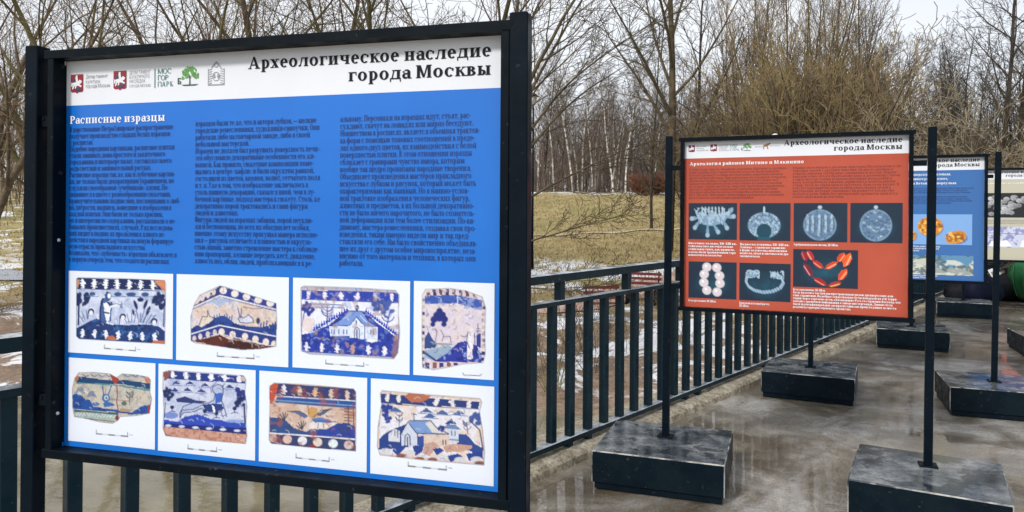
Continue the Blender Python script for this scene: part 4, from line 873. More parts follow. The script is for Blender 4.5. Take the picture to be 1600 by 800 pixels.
def stand(center, yaw, W, zc, posts, post_off, label, field, header=113, bases=None, base_yaw=None, brackets=True, gap_r=0.0, leans=(0, 0)):
    """posts: offsets along the board; bases: (x, y, yaw) in world metres"""
    g0 = gz(*center)
    H = 0.985
    t = empty('information_stand', (center[0], center[1], g0), yaw)
    tag(t, label, 'information stand', 'exhibition stands along the bridge railing')
    zc = zc
    loc = Matrix.Rotation(-yaw, 2)
    ptop = zc + H / 2 + 0.037
    for k, s in enumerate(posts):
        gx, gy = center[0] + math.cos(yaw) * s, center[1] + math.sin(yaw) * s
        dz = gz(gx, gy) - g0
        mb = MB()
        bz = 0.19 + dz
        mb.box((0, 0, (ptop - bz) / 2), (0.040, 0.040, ptop - bz), bev=0.002)
        p = mb.build('post', M['post'], t); p.location = (s, -post_off, bz); p.rotation_euler = (0, leans[k], 0)
        # footing block
        if bases and bases[k]: bx, by, byaw, bw, bd = bases[k]
        else: bx, by, byaw, bw, bd = gx, gy, yaw + (-0.04, 0.05)[k], 0.72, 0.70
        lv = loc @ Vector((bx - center[0], by - center[1])); dz2 = gz(bx, by) - g0
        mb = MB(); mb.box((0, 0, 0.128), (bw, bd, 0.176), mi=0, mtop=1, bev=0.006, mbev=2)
        mb.box((0, 0, 0.02), (bw - 0.03, bd - 0.03, 0.04), mi=0)
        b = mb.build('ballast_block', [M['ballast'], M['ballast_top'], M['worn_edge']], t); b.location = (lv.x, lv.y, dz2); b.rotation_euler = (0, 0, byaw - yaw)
        col = MB(); col.box((0, 0, 0.004), (0.09, 0.09, 0.008), bev=0.003)
        c = col.build('foot_plate', M['frame'], p); c.location = (0, 0, 0.216 + dz2 - bz)
    # frame of angle profile standing proud of the board
    fd, fw = 0.045, 0.019
    for s in (-1, 1):
        mb = MB(); mb.box((0, 0, 0), (fw, fd, H + 0.001), bev=0.0015)
        o = mb.build('frame_stile', M['frame'], t); o.location = (s * (W / 2 + fw / 2 + 0.001), -fd / 2 + 0.006, zc)
    for s in (-1, 1):
        mb = MB(); ext = 0.012
        mb.box((0, 0, 0), (W + 2 * fw + 2 * ext, fd, 0.021), bev=0.0015)
        if s < 0: pass
        o = mb.build('frame_rail', M['frame'], t); o.location = (0, -fd / 2 + 0.005, zc + s * (H / 2 + 0.0112))
    # board
    mb = MB(); mb.box((0, 0.008, 0), (W, 0.012, H), mi=0)
    yb = -0.0
    hv = header / 1000
    def flat(x0, z0, x1, z1, y, mi): mb.poly([(x0, y, z0), (x1, y, z0), (x1, y, z1), (x0, y, z1)], mi)
    flat(-W / 2, -H / 2, W / 2, H / 2 - hv, yb, 1); flat(-W / 2, H / 2 - hv, W / 2, H / 2, yb, 2)
    panel = mb.build('board', [M['frame'], field, WHITE_F], t); panel.location = (0, 0, zc)
    for sx in (-1, 1):
        for sz, mm in ((1, WHITE_F), (-1, field)):
            tb = MB(); tb.box((sx * (W / 2 + 0.0035), -0.004, sz * (H / 2 - 0.005)), (0.009, 0.003, 0.010)); tb.build('corner_tab', mm, panel)
    if brackets:
        for k, s in enumerate(posts):
            sg = -1 if s < 0 else 1; x1 = sg * (W / 2 + fw)
            for z in (zc + H / 2 - 0.155, zc - H / 2 + 0.12):
                mb = MB(); a, b_ = sorted((x1, s - sg * 0.015)); y = (-0.012 - post_off) / 2
                mb.box((0, 0, 0), (max(0.02, b_ - a), 0.022, 0.028), bev=0.002)
                mb.tube([(0, -0.014, 0.006), (0, 0.012, 0.006)], 0.004, 6, 0)
                o = mb.build('bracket', [M['frame'], M['steel']], t); o.location = ((a + b_) / 2, y, z)
    return t, panel, W, H

def rivets(t, W, zc, spots):
    for x, z in spots:
        mb = MB(); mb.lathe([(0.0, 0.0035), (0.003, 0.003), (0.0045, 0.001), (0.0045, -0.001)], n=10)
        o = mb.build('rivet', M['steel'], t); o.location = (x, -0.020, zc + z); o.rotation_euler = (0, R(90) * (1 if x < 0 else -1), 0)

def head_text(panel, W, H, b1=44, b2=84, size=42, x=1139, fit1=604, fit2=343):
    ps = text_polys('Археологическое наследие', size * 0.94, x, b1, 'r', 1.16, q=7, fit=fit1) + text_polys('города Москвы', size * 0.94, x, b2, 'r', 1.16, q=7, fit=fit2)
    return ink('heading_lettering', ps, INK_BLACK, panel, W, H)

def logos(panel, W, H, crests, texts, tree, mgp, arms=None):
    for c in crests:
        a, b, d = crest(*c)
        ink('crest', a, INK_CREST, panel, W, H, 0.0010); ink('crest_rider', b, INK_CREST_WHITE, panel, W, H, 0.0016); ink('crest_cape', d, INK_CAPE, panel, W, H, 0.0020)
    ps = []
    for txt, size, x, y, fit in texts: ps += text_polys(txt, size, x, y, 'l', 0.55, False, 3, fit)
    ink('logo_lettering', ps, INK_GREY, panel, W, H)
    if mgp:
        x, y0, y1, wd = mgp; ps = []; st = (y1 - y0) / 3
        for i, w in enumerate(('МОС', 'ГОР', 'ПАРК')): ps += text_polys(w, st * 1.12, x + wd * 0.16, y0 + st * (i + 1) - st * 0.12, 'l', 0.6, False, 6, wd * (0.70, 0.60, 0.84)[i])
        ps.append([(x, y0), (x + wd * 0.035, y0), (x + wd * 0.035, y1), (x, y1)])
        ink('park_logo', ps, INK_TEAL, panel, W, H)
    g, d = tree_logo(*tree); ink('tree_logo_leaves', g, INK_GREEN, panel, W, H)
    d += text_polys('Б', tree[3] * 0.42, tree[0] - tree[2] * 0.2, tree[1] + tree[3] * 0.9, 'l', 1, False, 4)
    ink('tree_logo_trunk', d, mat('ink_logo_green', (0.02, 0.10, 0.03)), panel, W, H)
    if arms:
        x, y, w, h = arms; ps = []
        ps += ring_poly(x + w / 2, y + h * 0.62, w * 0.24, 1.6, 14); ps += ring_poly(x + w / 2, y + h * 0.18, w * 0.13, 1.6, 10)
        for sx in (-1, 1):
            cx = x + w / 2
            for k in range(7):
                a = 0.30 + 0.09 * k; ps.append([(cx + sx * w * 0.26, y + h * a), (cx + sx * w * 0.46, y + h * (a + 0.05)), (cx + sx * w * 0.46, y + h * (a + 0.072)), (cx + sx * w * 0.26, y + h * (a + 0.03))])
            ps.append([(cx + sx * w * 0.47, y + h * 0.3), (cx + sx * w * 0.5, y + h * 0.3), (cx + sx * w * 0.5, y + h * 0.92), (cx + sx * w * 0.47, y + h * 0.92)])
            ps.append([(cx + sx * w * 0.10, y + h * 0.5), (cx + sx * w * 0.2, y + h * 0.56), (cx + sx * w * 0.12, y + h * 0.7), (cx + sx * w * 0.05, y + h * 0.64)])
            ps.append([(cx, y + h * 0.02), (cx + sx * w * 0.3, y + h * 0.26), (cx + sx * w * 0.27, y + h * 0.3), (cx, y + h * 0.06)])
        ps.append([(x, y + h * 0.92), (x + w, y + h * 0.92), (x + w, y + h * 0.96), (x, y + h * 0.96)])
        ink('arms_logo', ps, mat('ink_arms_grey', (0.30, 0.31, 0.34)), panel, W, H)

COL1 = """В царствование Петра I широкое распространение
получает производство гладких белых изразцов
с росписью.
Подобно народным картинкам, расписные плитки
стали занимать дома простого и зажиточного
горожанина и интерьере палат, составляя своего
рода светлый и занимательный рассказ.
Расписные изразцы так же, как и лубочные картин-
ки, не только были декоративным украшением, но
служили своеобразной «учебником» жизни. По-
явившиеся в цвете с разнообразными сюжетами,
нравоучительными подписями, пословицами о люб-
ви, хитрости, надписи, вошедшие в изображения
каждой плитки. Они были не только красивы,
но и интересны по содержанию, рассказывали о не-
бывалых происшествиях, случаях. Ряд исследова-
ний видит в подписях проявления живого ис-
действия народной картинки на новую формируе-
мую отрасль прикладного искусства.
Возможно, что «лубочность» изразцов объясняется
в первую очередь тем, что создатели расписных""".split('\n')
COL2 = """изразцов были те же, что и авторы лубков, — мелкие
городские ремесленники, художники-самоучки. Они
работали либо на гончарном заводе, либо в своей
небольшой мастерской.
Изразец не должен был разрушать поверхность печи -
это обусловило декоративные особенности его жи-
вописи. Как правило, сюжетные композиции поме-
щались в центре «кафли» и были окружены рамкой,
состоящей из цветов, вазонов, волют, сетчатого поля
и т. п. Уже в том, что изображение заключалось в
столь пышную декорацию, сказался иной, чем в лу-
бочной картинке, подход мастера к сюжету. Столь же
декоративно порой трактовались и сами фигуры
людей и животных.
Фигуры людей на изразцах забавны, порой неуклю-
жи и беспомощны, но всех их объединяет особая,
именно этому искусству присущая манера исполне-
ния — рисунок отличается плавностью и округло-
стью линий, заметно стремление мастера к соблюде-
нию пропорций, желание передать жест, движение,
живость поз, облик людей, приближающийся к ре-""".split('\n')
COL3 = """альному. Персонажи на изразцах идут, стоят, рас-
суждают, скачут на лошадях или мирно беседуют.
Новшеством в росписях является объемная трактов-
ка форм с помощью тоновых соотношений в преде-
лах одного-двух цветов, их взаимодействия с белой
поверхностью плитки. В этом отношении изразцы
сближает с гравюрами чувство юмора, которым
вообще так щедро пронизаны народные творения.
Объединяет произведения мастеров прикладного
искусства с лубком и рисунок, который может быть
охарактеризован как наивный. Но в наивно-услов-
ной трактовке изображения человеческих фигур,
животных и предметов, в их большой декоративно-
сти не было ничего нарочитого, не было сознатель-
ной деформации или тем более стилизации. По-ви-
димому, мастера-ремесленники, создавая свои про-
изведения, таким именно видели мир и так пред-
ставляли его себе. Им было свойственно объединяв-
шее их друг с другом особое мировосприятие, неза-
висимо от того материала и техники, в которых они
работали.""".split('\n')

def column(lines, x, y0, pitch, size, sx, bold=0.92, q=3, fit=None):
    ps = []
    for i, t in enumerate(lines): ps += text_polys(t, size, x, y0 + i * pitch, 'l', bold, True, q, (fit * (1 - 0.10 * ((i * 37) % 10) / 10) if fit and len(t) > 0.62 * max(len(q_) for q_ in lines) and i != len(lines) - 1 else None), sx)
    return ps

# --- stand 1, blue, painted tiles
t1, p1, W1, H1 = stand((-0.5815, 1.7445), -0.2658, 1.17, 1.486, (-0.667, 0.630), 0.02,
    'nearest blue information stand about painted tiles, with eight tile photographs in two rows', BLUE_F,
    leans=(0.006, -0.003))
head_text(p1, W1, H1)
logos(p1, W1, H1, [(14, 34, 39, 49), (147, 31, 39, 49)],
      [('Департамент', 13.5, 61, 46, 68), ('культуры', 13.5, 61, 58, 44), ('города Москвы', 13.5, 61, 70, 75),
       ('ДЕПАРТАМЕНТ', 12, 195, 41, 62), ('КУЛЬТУРНОГО', 12, 195, 52, 60), ('НАСЛЕДИЯ', 12, 195, 63, 46), ('ГОРОДА МОСКВЫ', 9.5, 195, 74, 63)],
      (347, 26, 51, 51), (270, 30, 78, 57), (424, 19, 46, 62))
ink('subheading_lettering', text_polys('Расписные изразцы', 27.5, 11, 160, 'l', 1.15, q=6, fit=291), INK_WHITE, p1, W1, H1)
TS = 18.6
ink('body_text', column(COL1, 11, 181, 16.55, TS, 0.675), INK_NAVY, p1, W1, H1)
ink('body_text', column(COL2, 389, 176, 16.6, TS, 0.675), INK_NAVY, p1, W1, H1)
ink('body_text', column(COL3, 778, 176, 16.45, TS, 0.675), INK_NAVY, p1, W1, H1)
BOX1 = [(12, 536, 329, 745), (339, 536, 649, 746), (660, 536, 954, 745), (963, 535, 1150, 744), (14, 758, 279, 971), (288, 758, 562, 972), (572, 758, 851, 972), (860, 758, 1151, 973)]
for a, (u0, v0, u1, v1) in zip(ARTS, BOX1):
    a().card('photo_print', u0, v0, u1, v1, p1, W1, H1, M['print'])
rivets(t1, W1, 1.486, [(-W1 / 2 - 0.0005, 0.035), (-W1 / 2 - 0.0005, -0.405)])

# --- stand 2, red, jewellery
t2, p2, W2, H2 = stand((1.585, 4.21), -0.39, 1.19, 1.495, (-0.698, 0.696), 0.0,
    'red information stand with necklace and medallion photographs, next after the painted tile stand', RED_F, header=99,
    bases=[(0.923, 4.40, R(-20), 0.73, 0.70), (2.176, 3.858, R(-29.5), 0.70, 0.69)], leans=(0.006, 0.006))
head_text(p2, W2, H2, 37, 75, 43, 1160, 603, 343)
logos(p2, W2, H2, [(22, 20, 37, 43), (149, 19, 38, 43)],
      [('Департамент', 12, 68, 32, 62), ('культуры', 12, 68, 44, 44), ('города Москвы', 12, 68, 56, 70), ('ДЕПАРТАМЕНТ', 11, 197, 29, 56), ('КУЛЬТУРНОГО', 11, 197, 40, 54), ('НАСЛЕДИЯ', 11, 197, 50, 44), ('ГОРОДА МОСКВЫ', 9, 197, 60, 58), ('Москва', 10, 400, 44, 44), ('парк культуры', 10, 480, 40, 58)],
      (333, 15, 48, 48), (262, 20, 61, 52))
ink('animal_logo', [[(444, 32), (470, 24), (476, 34), (466, 40), (450, 42)], [(446, 40), (452, 40), (450, 56), (446, 56)], [(464, 38), (470, 38), (474, 54), (469, 56)], [(470, 26), (482, 18), (486, 24), (476, 34)]], mat('ink_brown', (0.30, 0.13, 0.04)), p2, W2, H2)
ink('subheading_lettering', text_polys('Археология районов Митино и Мякинино', 27, 28, 141, 'l', 1.2, q=5, fit=637), INK_WHITE, p2, W2, H2)
RB1 = """В 1984 году около бывшей деревни Митино в долине
реки Барыши при строительстве дороги были найдены
остатки древнего селища. Исследования памятника начаты
археологами Москвы. При раскопках на площади открыты
жилые постройки, следы железоделательного ремесла и
множество предметов быта, относящихся к домонгольской
культуре. Среди них бусы, перстни, височные украшения,
кресты и серебряные медальоны. В погребениях окрестных
курганов найдены ожерелья и подвески вятичей, носивших
их в XII веке. Материал памятника хранится в собрании
музея и позволяет изучать историю района Мякинино""".split('\n')
RB2 = """первых поселенцев в долинах притоков Москвы-реки и их
торговых связей с другими землями. На месте деревни и
усадьбы найдены серебряные украшения и посуда. Первые
находки относятся к бронзовому веку и железному. Затем
в окрестностях селища возникли курганные могильники и
поля. В погребениях найдены украшения и монеты разных
стран, бусы из сердолика и хрусталя, браслеты витые. В
ходе исследований изучены остатки ремесленных печей и
мастерских, которые указывают на развитое хозяйство
на берегу реки. Наиболее интересные предметы хранятся
в музее и представлены на этом стенде.""".split('\n')
ink('body_text', column(RB1, 25, 172, 16.8, 18, 0.74, 1.15, 2, 550), INK_MAROON, p2, W2, H2)
ink('body_text', column(RB2, 605, 172, 16.5, 18, 0.74, 1.15, 2, 550), INK_MAROON, p2, W2, H2)
CAPS = [(('Височное кольцо, XII–XIII вв.', 'Семилопастное височное кольцо', 'семилопастных, как правило,', 'в косы, были традиционным укра-', 'шением вятичей на женском уборе'), 24, 611, 17.5),
        (('Подвеска лунница, XII–XIII вв.', 'Лунница — славянское украшение', 'в форме полумесяца, выполненная', 'подвесок, литая из цветных или дра-', 'гоценных металлов.'), 320, 612, 17.2),
        (('Серебряный медальон-змеевик, XII–XIII вв.',), 614, 608, 17), (('Бусы хрустальные, XII–XIII вв.',), 26, 953, 17), (('Бронзовый плетёный браслет,'.replace('ё', 'е'), 'XII–XIII вв.'), 319, 954, 16.5),
        (('Бусы сердоликовые, XII–XIII вв.', 'Бусы являлись частым распространенным видом древнерусских жен-', 'ских украшений. Подобные сердоликовые бусы попадали на эти терри-', 'тории через торговые пути, связывавшие Русь со странами Востока, что', 'связано с развитием информации о заморских торговцах. Данные бусы', 'были идентифицированы специалистами как происходящие из места', 'рождений на территории современного Афганистана.'), 612, 863, 16.4)]
ps = []
for ls, x, y, pt in CAPS: ps += column(ls, x, y, pt, 17.5, 0.62, 1.45, 2, {24: 278, 320: 270, 612: 550}.get(x))
ink('caption_text', ps, INK_WHITE, p2, W2, H2)
BOX2 = [(25, 366, 303, 581), (318, 367, 596, 583), (613, 367, 891, 585), (906, 367, 1163, 585), (27, 714, 303, 930), (319, 714, 599, 931), (612, 628, 946, 841)]
for c, (u0, v0, u1, v1) in zip([jew1(), jew2(), medal(3), medal(4), jew5(), jew6(), jew7()], BOX2): c.card('photo_print', u0, v0, u1, v1, p2, W2, H2, M['print'])

# --- stand 3, light blue, gold coins
t3, p3, W3, H3 = stand((3.19, 6.09), -0.424, 1.19, 1.495, (-0.67, 0.67), 0.0,
    'light blue information stand with gold coins, directly behind the red stand', LBLUE_F, header=99, leans=(0.006, 0.010))
head_text(p3, W3, H3, 34, 72, 43, 1160, 603, 343)
logos(p3, W3, H3, [(22, 20, 37, 43), (149, 19, 38, 43)], [('Департамент', 12, 68, 32, 62), ('культуры', 12, 68, 44, 44)], (333, 15, 48, 48), (262, 20, 61, 52))
ps = []
for i, tx in enumerate(('Археология двора церкви у площади,', 'бывшего Калашного ряда и мясного,', 'в Кривом и Ветошном переулках')): ps += text_polys(tx, 27, 560, 140 + i * 36, 'l', 1.2, q=3, fit=(400, 380, 440)[i])
ink('subheading_lettering', ps, INK_WHITE, p3, W3, H3)
ink('body_text', column(RB1[:4] + RB2[3:6], 30, 250, 17, 18, 0.74, 1.1, 2, 500) + column(RB2[:3] + [''] + RB1[5:9], 560, 250, 17, 18, 0.74, 1.1, 2, 560), mat('ink_slate_blue', (0.01, 0.05, 0.20)), p3, W3, H3)
coins_card().card('photo_print', 560, 455, 1110, 700, p3, W3, H3, M['print']); church_card().card('photo_print', 300, 455, 545, 700, p3, W3, H3, M['print']); church_card().card('photo_print', 30, 455, 285, 700, p3, W3, H3, M['print'])
stones_card(1).card('photo_print', 640, 785, 1120, 945, p3, W3, H3, M['print']); stones_card(6, (214, 206, 200)).card('photo_print', 330, 780, 610, 945, p3, W3, H3, M['print']); stones_card(9, (180, 190, 206)).card('photo_print', 30, 780, 310, 945, p3, W3, H3, M['print'])
ink('caption_text', column(['Золотые монеты XVII века, найденные во дворе', 'у церкви на глубине два метра при раскопках', 'на месте Ветошного ряда'], 560, 722, 17, 19, 0.74, 1.2, 2) + column(['Белокаменные надгробия, раскопки', 'во дворе церкви, XVI век'], 640, 960, 16, 18, 0.7, 1.2, 2), INK_WHITE, p3, W3, H3)

# --- stand 4, beige, coin hoard
t4, p4, W4, H4 = stand((5.22, 8.22), -0.42, 1.19, 1.495, (-0.68, 0.68), 0.0,
    'beige information stand showing silver coins, cut by the right edge of the photo', BEIGE_F, header=99)
head_text(p4, W4, H4, 34, 72, 43, 1160, 603, 343)
ink('subheading_lettering', text_polys('Клад серебряных монет из села Митино', 27, 500, 150, 'l', 1.2, q=3, fit=560), INK_WHITE, p4, W4, H4)
silver_card().card('photo_print', 480, 250, 1165, 520, p4, W4, H4, M['print']); sketch_card().card('photo_print', 640, 620, 1165, 850, p4, W4, H4, M['print']); sketch_card().card('photo_print', 320, 620, 600, 850, p4, W4, H4, M['print'])
ink('body_text', column(RB1[:6], 40, 250, 17, 19, 0.6, 1.0, 2) + column(RB2[:3], 640, 555, 17, 19, 0.70, 1.0, 2), INK_GREY, p4, W4, H4)

# --- stands 5 and 6, farther along, mostly hidden
t5, p5, W5, H5 = stand((7.22, 10.52), -0.42, 1.19, 1.495, (-0.68, 0.68), 0.0,
    'fifth information stand, one leg and its ballast block showing below the gold coin stand', LBLUE_F, header=99)
head_text(p5, W5, H5, 34, 72, 43, 1160, 603, 343)
t6, p6, W6, H6 = stand((9.15, 12.75), -0.42, 1.19, 1.495, (-0.68, 0.68), 0.0,
    'farthest information stand, only its dark ballast block showing at the end of the row', RED_F, header=99)
head_text(p6, W6, H6, 34, 72, 43, 1160, 603, 343)
# ------------------------------------------------------------------ bridge deck, kerb
def along(k0, off, s):      # point on the bridge: s metres along, off metres towards the water
    return None
K0 = Vector((0.149, 4.33, 0))                       # a point of the kerb foot
def bpt(s, o, z=0.0):                               # s along the bridge from K0, o across (positive = outside)
    p = K0 + U * s + NV * o
    return (p.x, p.y, gz(p.x, p.y) + z)
S0, S1 = -9.0, 27.0
def strip(name, o0, o1, z, m, n=1, kind='structure', thick=None):
    mb = MB()
    mb.poly([bpt(S0, o0, z), bpt(S1, o0, z), bpt(S1, o1, z), bpt(S0, o1, z)])
    return mb
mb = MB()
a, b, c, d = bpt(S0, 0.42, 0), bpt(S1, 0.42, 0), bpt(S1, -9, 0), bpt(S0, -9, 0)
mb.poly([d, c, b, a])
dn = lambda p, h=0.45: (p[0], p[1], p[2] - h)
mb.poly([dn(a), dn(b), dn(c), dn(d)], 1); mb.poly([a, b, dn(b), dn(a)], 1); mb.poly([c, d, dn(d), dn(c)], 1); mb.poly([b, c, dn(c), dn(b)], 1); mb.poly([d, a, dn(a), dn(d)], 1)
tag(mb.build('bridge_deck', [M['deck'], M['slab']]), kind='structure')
# kerb: cast lengths, chipped along the inner arris
rnd = random.Random(4)
seg = 2.4; s = S0; i = 0
kerb = MB(); n = int((S1 - S0) / 0.06)
prof_prev = None
for i in range(n + 1):
    s = S0 + (S1 - S0) * i / n
    w = 0.006 * math.sin(s * 2.3) + 0.004 * math.sin(s * 13.7 + 1) + rnd.uniform(-0.005, 0.005) + (0.02 if rnd.random() < 0.06 else 0); w2 = rnd.uniform(-0.004, 0.004) - (0.012 if rnd.random() < 0.08 else 0)
    joint = -0.012 if abs((s % seg) - 0.03) < 0.03 else 0.0
    pr = [bpt(s, -0.022 + w, -0.02), bpt(s, -0.010 + w * 0.9, 0.040 + w2 * 0.6), bpt(s, 0.012 + w * 0.6, 0.060 + w2 + joint), bpt(s, 0.13, 0.066 + w2 * 0.4 + joint), bpt(s, 0.40, 0.066 + joint), bpt(s, 0.44, 0.04), bpt(s, 0.44, -0.1)]
    if prof_prev:
        for k in range(len(pr) - 1): kerb.poly([prof_prev[k], pr[k], pr[k + 1], prof_prev[k + 1]])
    prof_prev = pr
tag(kerb.build('kerb', M['kerb']), kind='structure')

# ------------------------------------------------------------------ railing
RO = 0.125                                          # railing axis outside the kerb foot
rail = empty('bridge_railing', bpt(-1.0, RO), 0); tag(rail, 'long dark slate metal railing with square balusters running along the bridge', 'railing')
RYAW = math.atan2(U.y, U.x); PITCHA = math.atan(RZ)
inv = rail.location.copy()
def rloc(s, z):
    p = Vector(bpt(s, RO, z)) - inv; return p
def railbar(name, s0, s1, z, w, h, top=None):
    mb = MB()
    A, B_ = Vector(bpt(s0, RO, z)), Vector(bpt(s1, RO, z)); nv = NV * (w / 2); hz = Vector((0, 0, h / 2)); bv = 0.004
    def ring(P): return [tuple(P - inv + q) for q in (-nv - hz, nv - hz, nv + hz - Vector((0, 0, bv)), nv * 0.86 + hz, -nv * 0.86 + hz, -nv + hz - Vector((0, 0, bv)))]
    a, b_ = ring(A), ring(B_)
    for k in range(6):
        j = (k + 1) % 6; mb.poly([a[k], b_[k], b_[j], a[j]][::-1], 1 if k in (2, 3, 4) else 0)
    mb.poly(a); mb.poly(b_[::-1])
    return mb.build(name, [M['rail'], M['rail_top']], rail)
GAP = 0.194
K14 = Vector((0, 0, 0))
# baluster k=14 stands where the sight line at 3.02 degrees meets the railing
def s_of_k(k):
    Y = (17.88 + k) * 0.75 * GAP; return (Y - 4.33 - NV.y * RO) / U.y
ka, kb = -9, 118
secs = []
k = ka
sa, sb = s_of_k(ka - 0.6), s_of_k(kb + 0.6)
for name, z, w, h in (('top_rail', 1.163, 0.078, 0.054), ('second_rail', 1.003, 0.060, 0.032), ('bottom_rail', 0.112, 0.064, 0.036)):
    cuts = [sa] + [s_of_k(q + 0.5) for q in range(22, kb, 20)] + [sb]
    cuts = sorted(set([sa, s_of_k(1.5 - 0.0)] + cuts))
    for q0, q1 in zip(cuts[:-1], cuts[1:]): railbar(name, q0 + 0.0015, q1 - 0.0015, z, w, h)
mb = MB(); mb.box((0, 0, 0), (0.050, 0.050, 0.857), bev=0.003); bal_me = mb.mesh('baluster', M['rail'])
mb = MB(); mb.box((0, 0, 0), (0.052, 0.052, 0.121), bev=0.003); stub_me = mb.mesh('short_post', M['rail'])
mb = MB(); mb.box((0, 0, 0), (0.05, 0.05, 0.042), bev=0.003); foot_me = mb.mesh('foot', M['rail'])
rnd = random.Random(8)
for k in range(ka, kb + 1):
    o = link('baluster', bal_me, rail, rloc(s_of_k(k) + rnd.uniform(-0.004, 0.004), 0.5595), RYAW); o.rotation_euler = (rnd.uniform(-0.004, 0.004), rnd.uniform(-0.005, 0.005), RYAW)
    if (k - 2) % 4 == 0: link('short_post', stub_me, rail, rloc(s_of_k(k + 0.4), 1.0795), RYAW)
for k in range(ka, kb + 1, 8): 
    for e in (0.9, 7.8): link('foot', foot_me, rail, rloc(s_of_k(k + e + 0.1), 0.079), RYAW)

# ------------------------------------------------------------------ terrain
XS, YS = [], []
def sstep(a, b, x): t = min(1, max(0, (x - a) / (b - a))); return t * t * (3 - 2 * t)
PROF = [(-60, 0.3), (-12, 0.2), (-6, -2.6), (11.5, -2.7), (13.2, -2.3), (14.6, -1.93), (16.5, -1.55), (19, -1.1), (22, -0.72), (26, -0.42), (30, -0.05), (38, 0.85), (50, 2.55), (60, 3.75), (64, 4.02), (70, 4.1), (110, 4.6), (220, 6), (900, 8)]
def prof(y):
    for (a, b), (c, d) in zip(PROF[:-1], PROF[1:]):
        if y <= c: t = (y - a) / (c - a); return b + (d - b) * t
    return PROF[-1][1]
def terr(x, y):
    sh = 0.9 * math.sin(x * 0.21 + 0.7) + 0.5 * math.sin(x * 0.53)             # the shore wanders
    ye = y + sh * sstep(9, 16, y) * (1 - sstep(30, 50, y)) - 0.0 * x
    if x < -3: ye -= 0.10 * (x + 3) * 0 
    z = prof(ye)
    z += 0.5 * sstep(-12, -40, x) * sstep(20, 50, y)
    # the right bank, where the bridge lands
    s = (x - K0.x) * U.x + (y - K0.y) * U.y
    r_ = sstep(13.5, 20.0, s)
    zb = 0.30 + 0.02 * (s - 20) if s < 60 else 1.1
    d = (x - K0.x) * NV.x + (y - K0.y) * NV.y
    r_ *= 1 - sstep(8, 26, d) * 0.7
    z = max(z, z * (1 - r_) + min(zb, gz(x, y) - 0.12 if d < 1 else zb) * r_)
    z += 0.05 * math.sin(x * 1.3 + y * 0.7) * math.sin(y * 1.1) + 0.03 * math.sin(x * 3.1 - y * 2.3)
    # keep under the deck
    if -10 < d < 0.6 and S0 - 1 < s < S1 + 1: z = min(z, gz(x, y) - (0.5 if s < S1 - 3 else 0.06))
    return z
def axis(lo, hi, c, d0, g):
    out = [c]; d = d0; x = c
    while x < hi: x += d; out.append(x); d *= g
    d = d0; x = c
    while x > lo: x -= d; out.insert(0, x); d *= g
    return out
XS = axis(-420, 520, 3, 0.5, 1.035); YS = axis(-70, 900, 17, 0.4, 1.028)
v = [(x, y, terr(x, y)) for y in YS for x in XS]; nx = len(XS)
f = [(j * nx + i, j * nx + i + 1, (j + 1) * nx + i + 1, (j + 1) * nx + i) for j in range(len(YS) - 1) for i in range(nx - 1)]
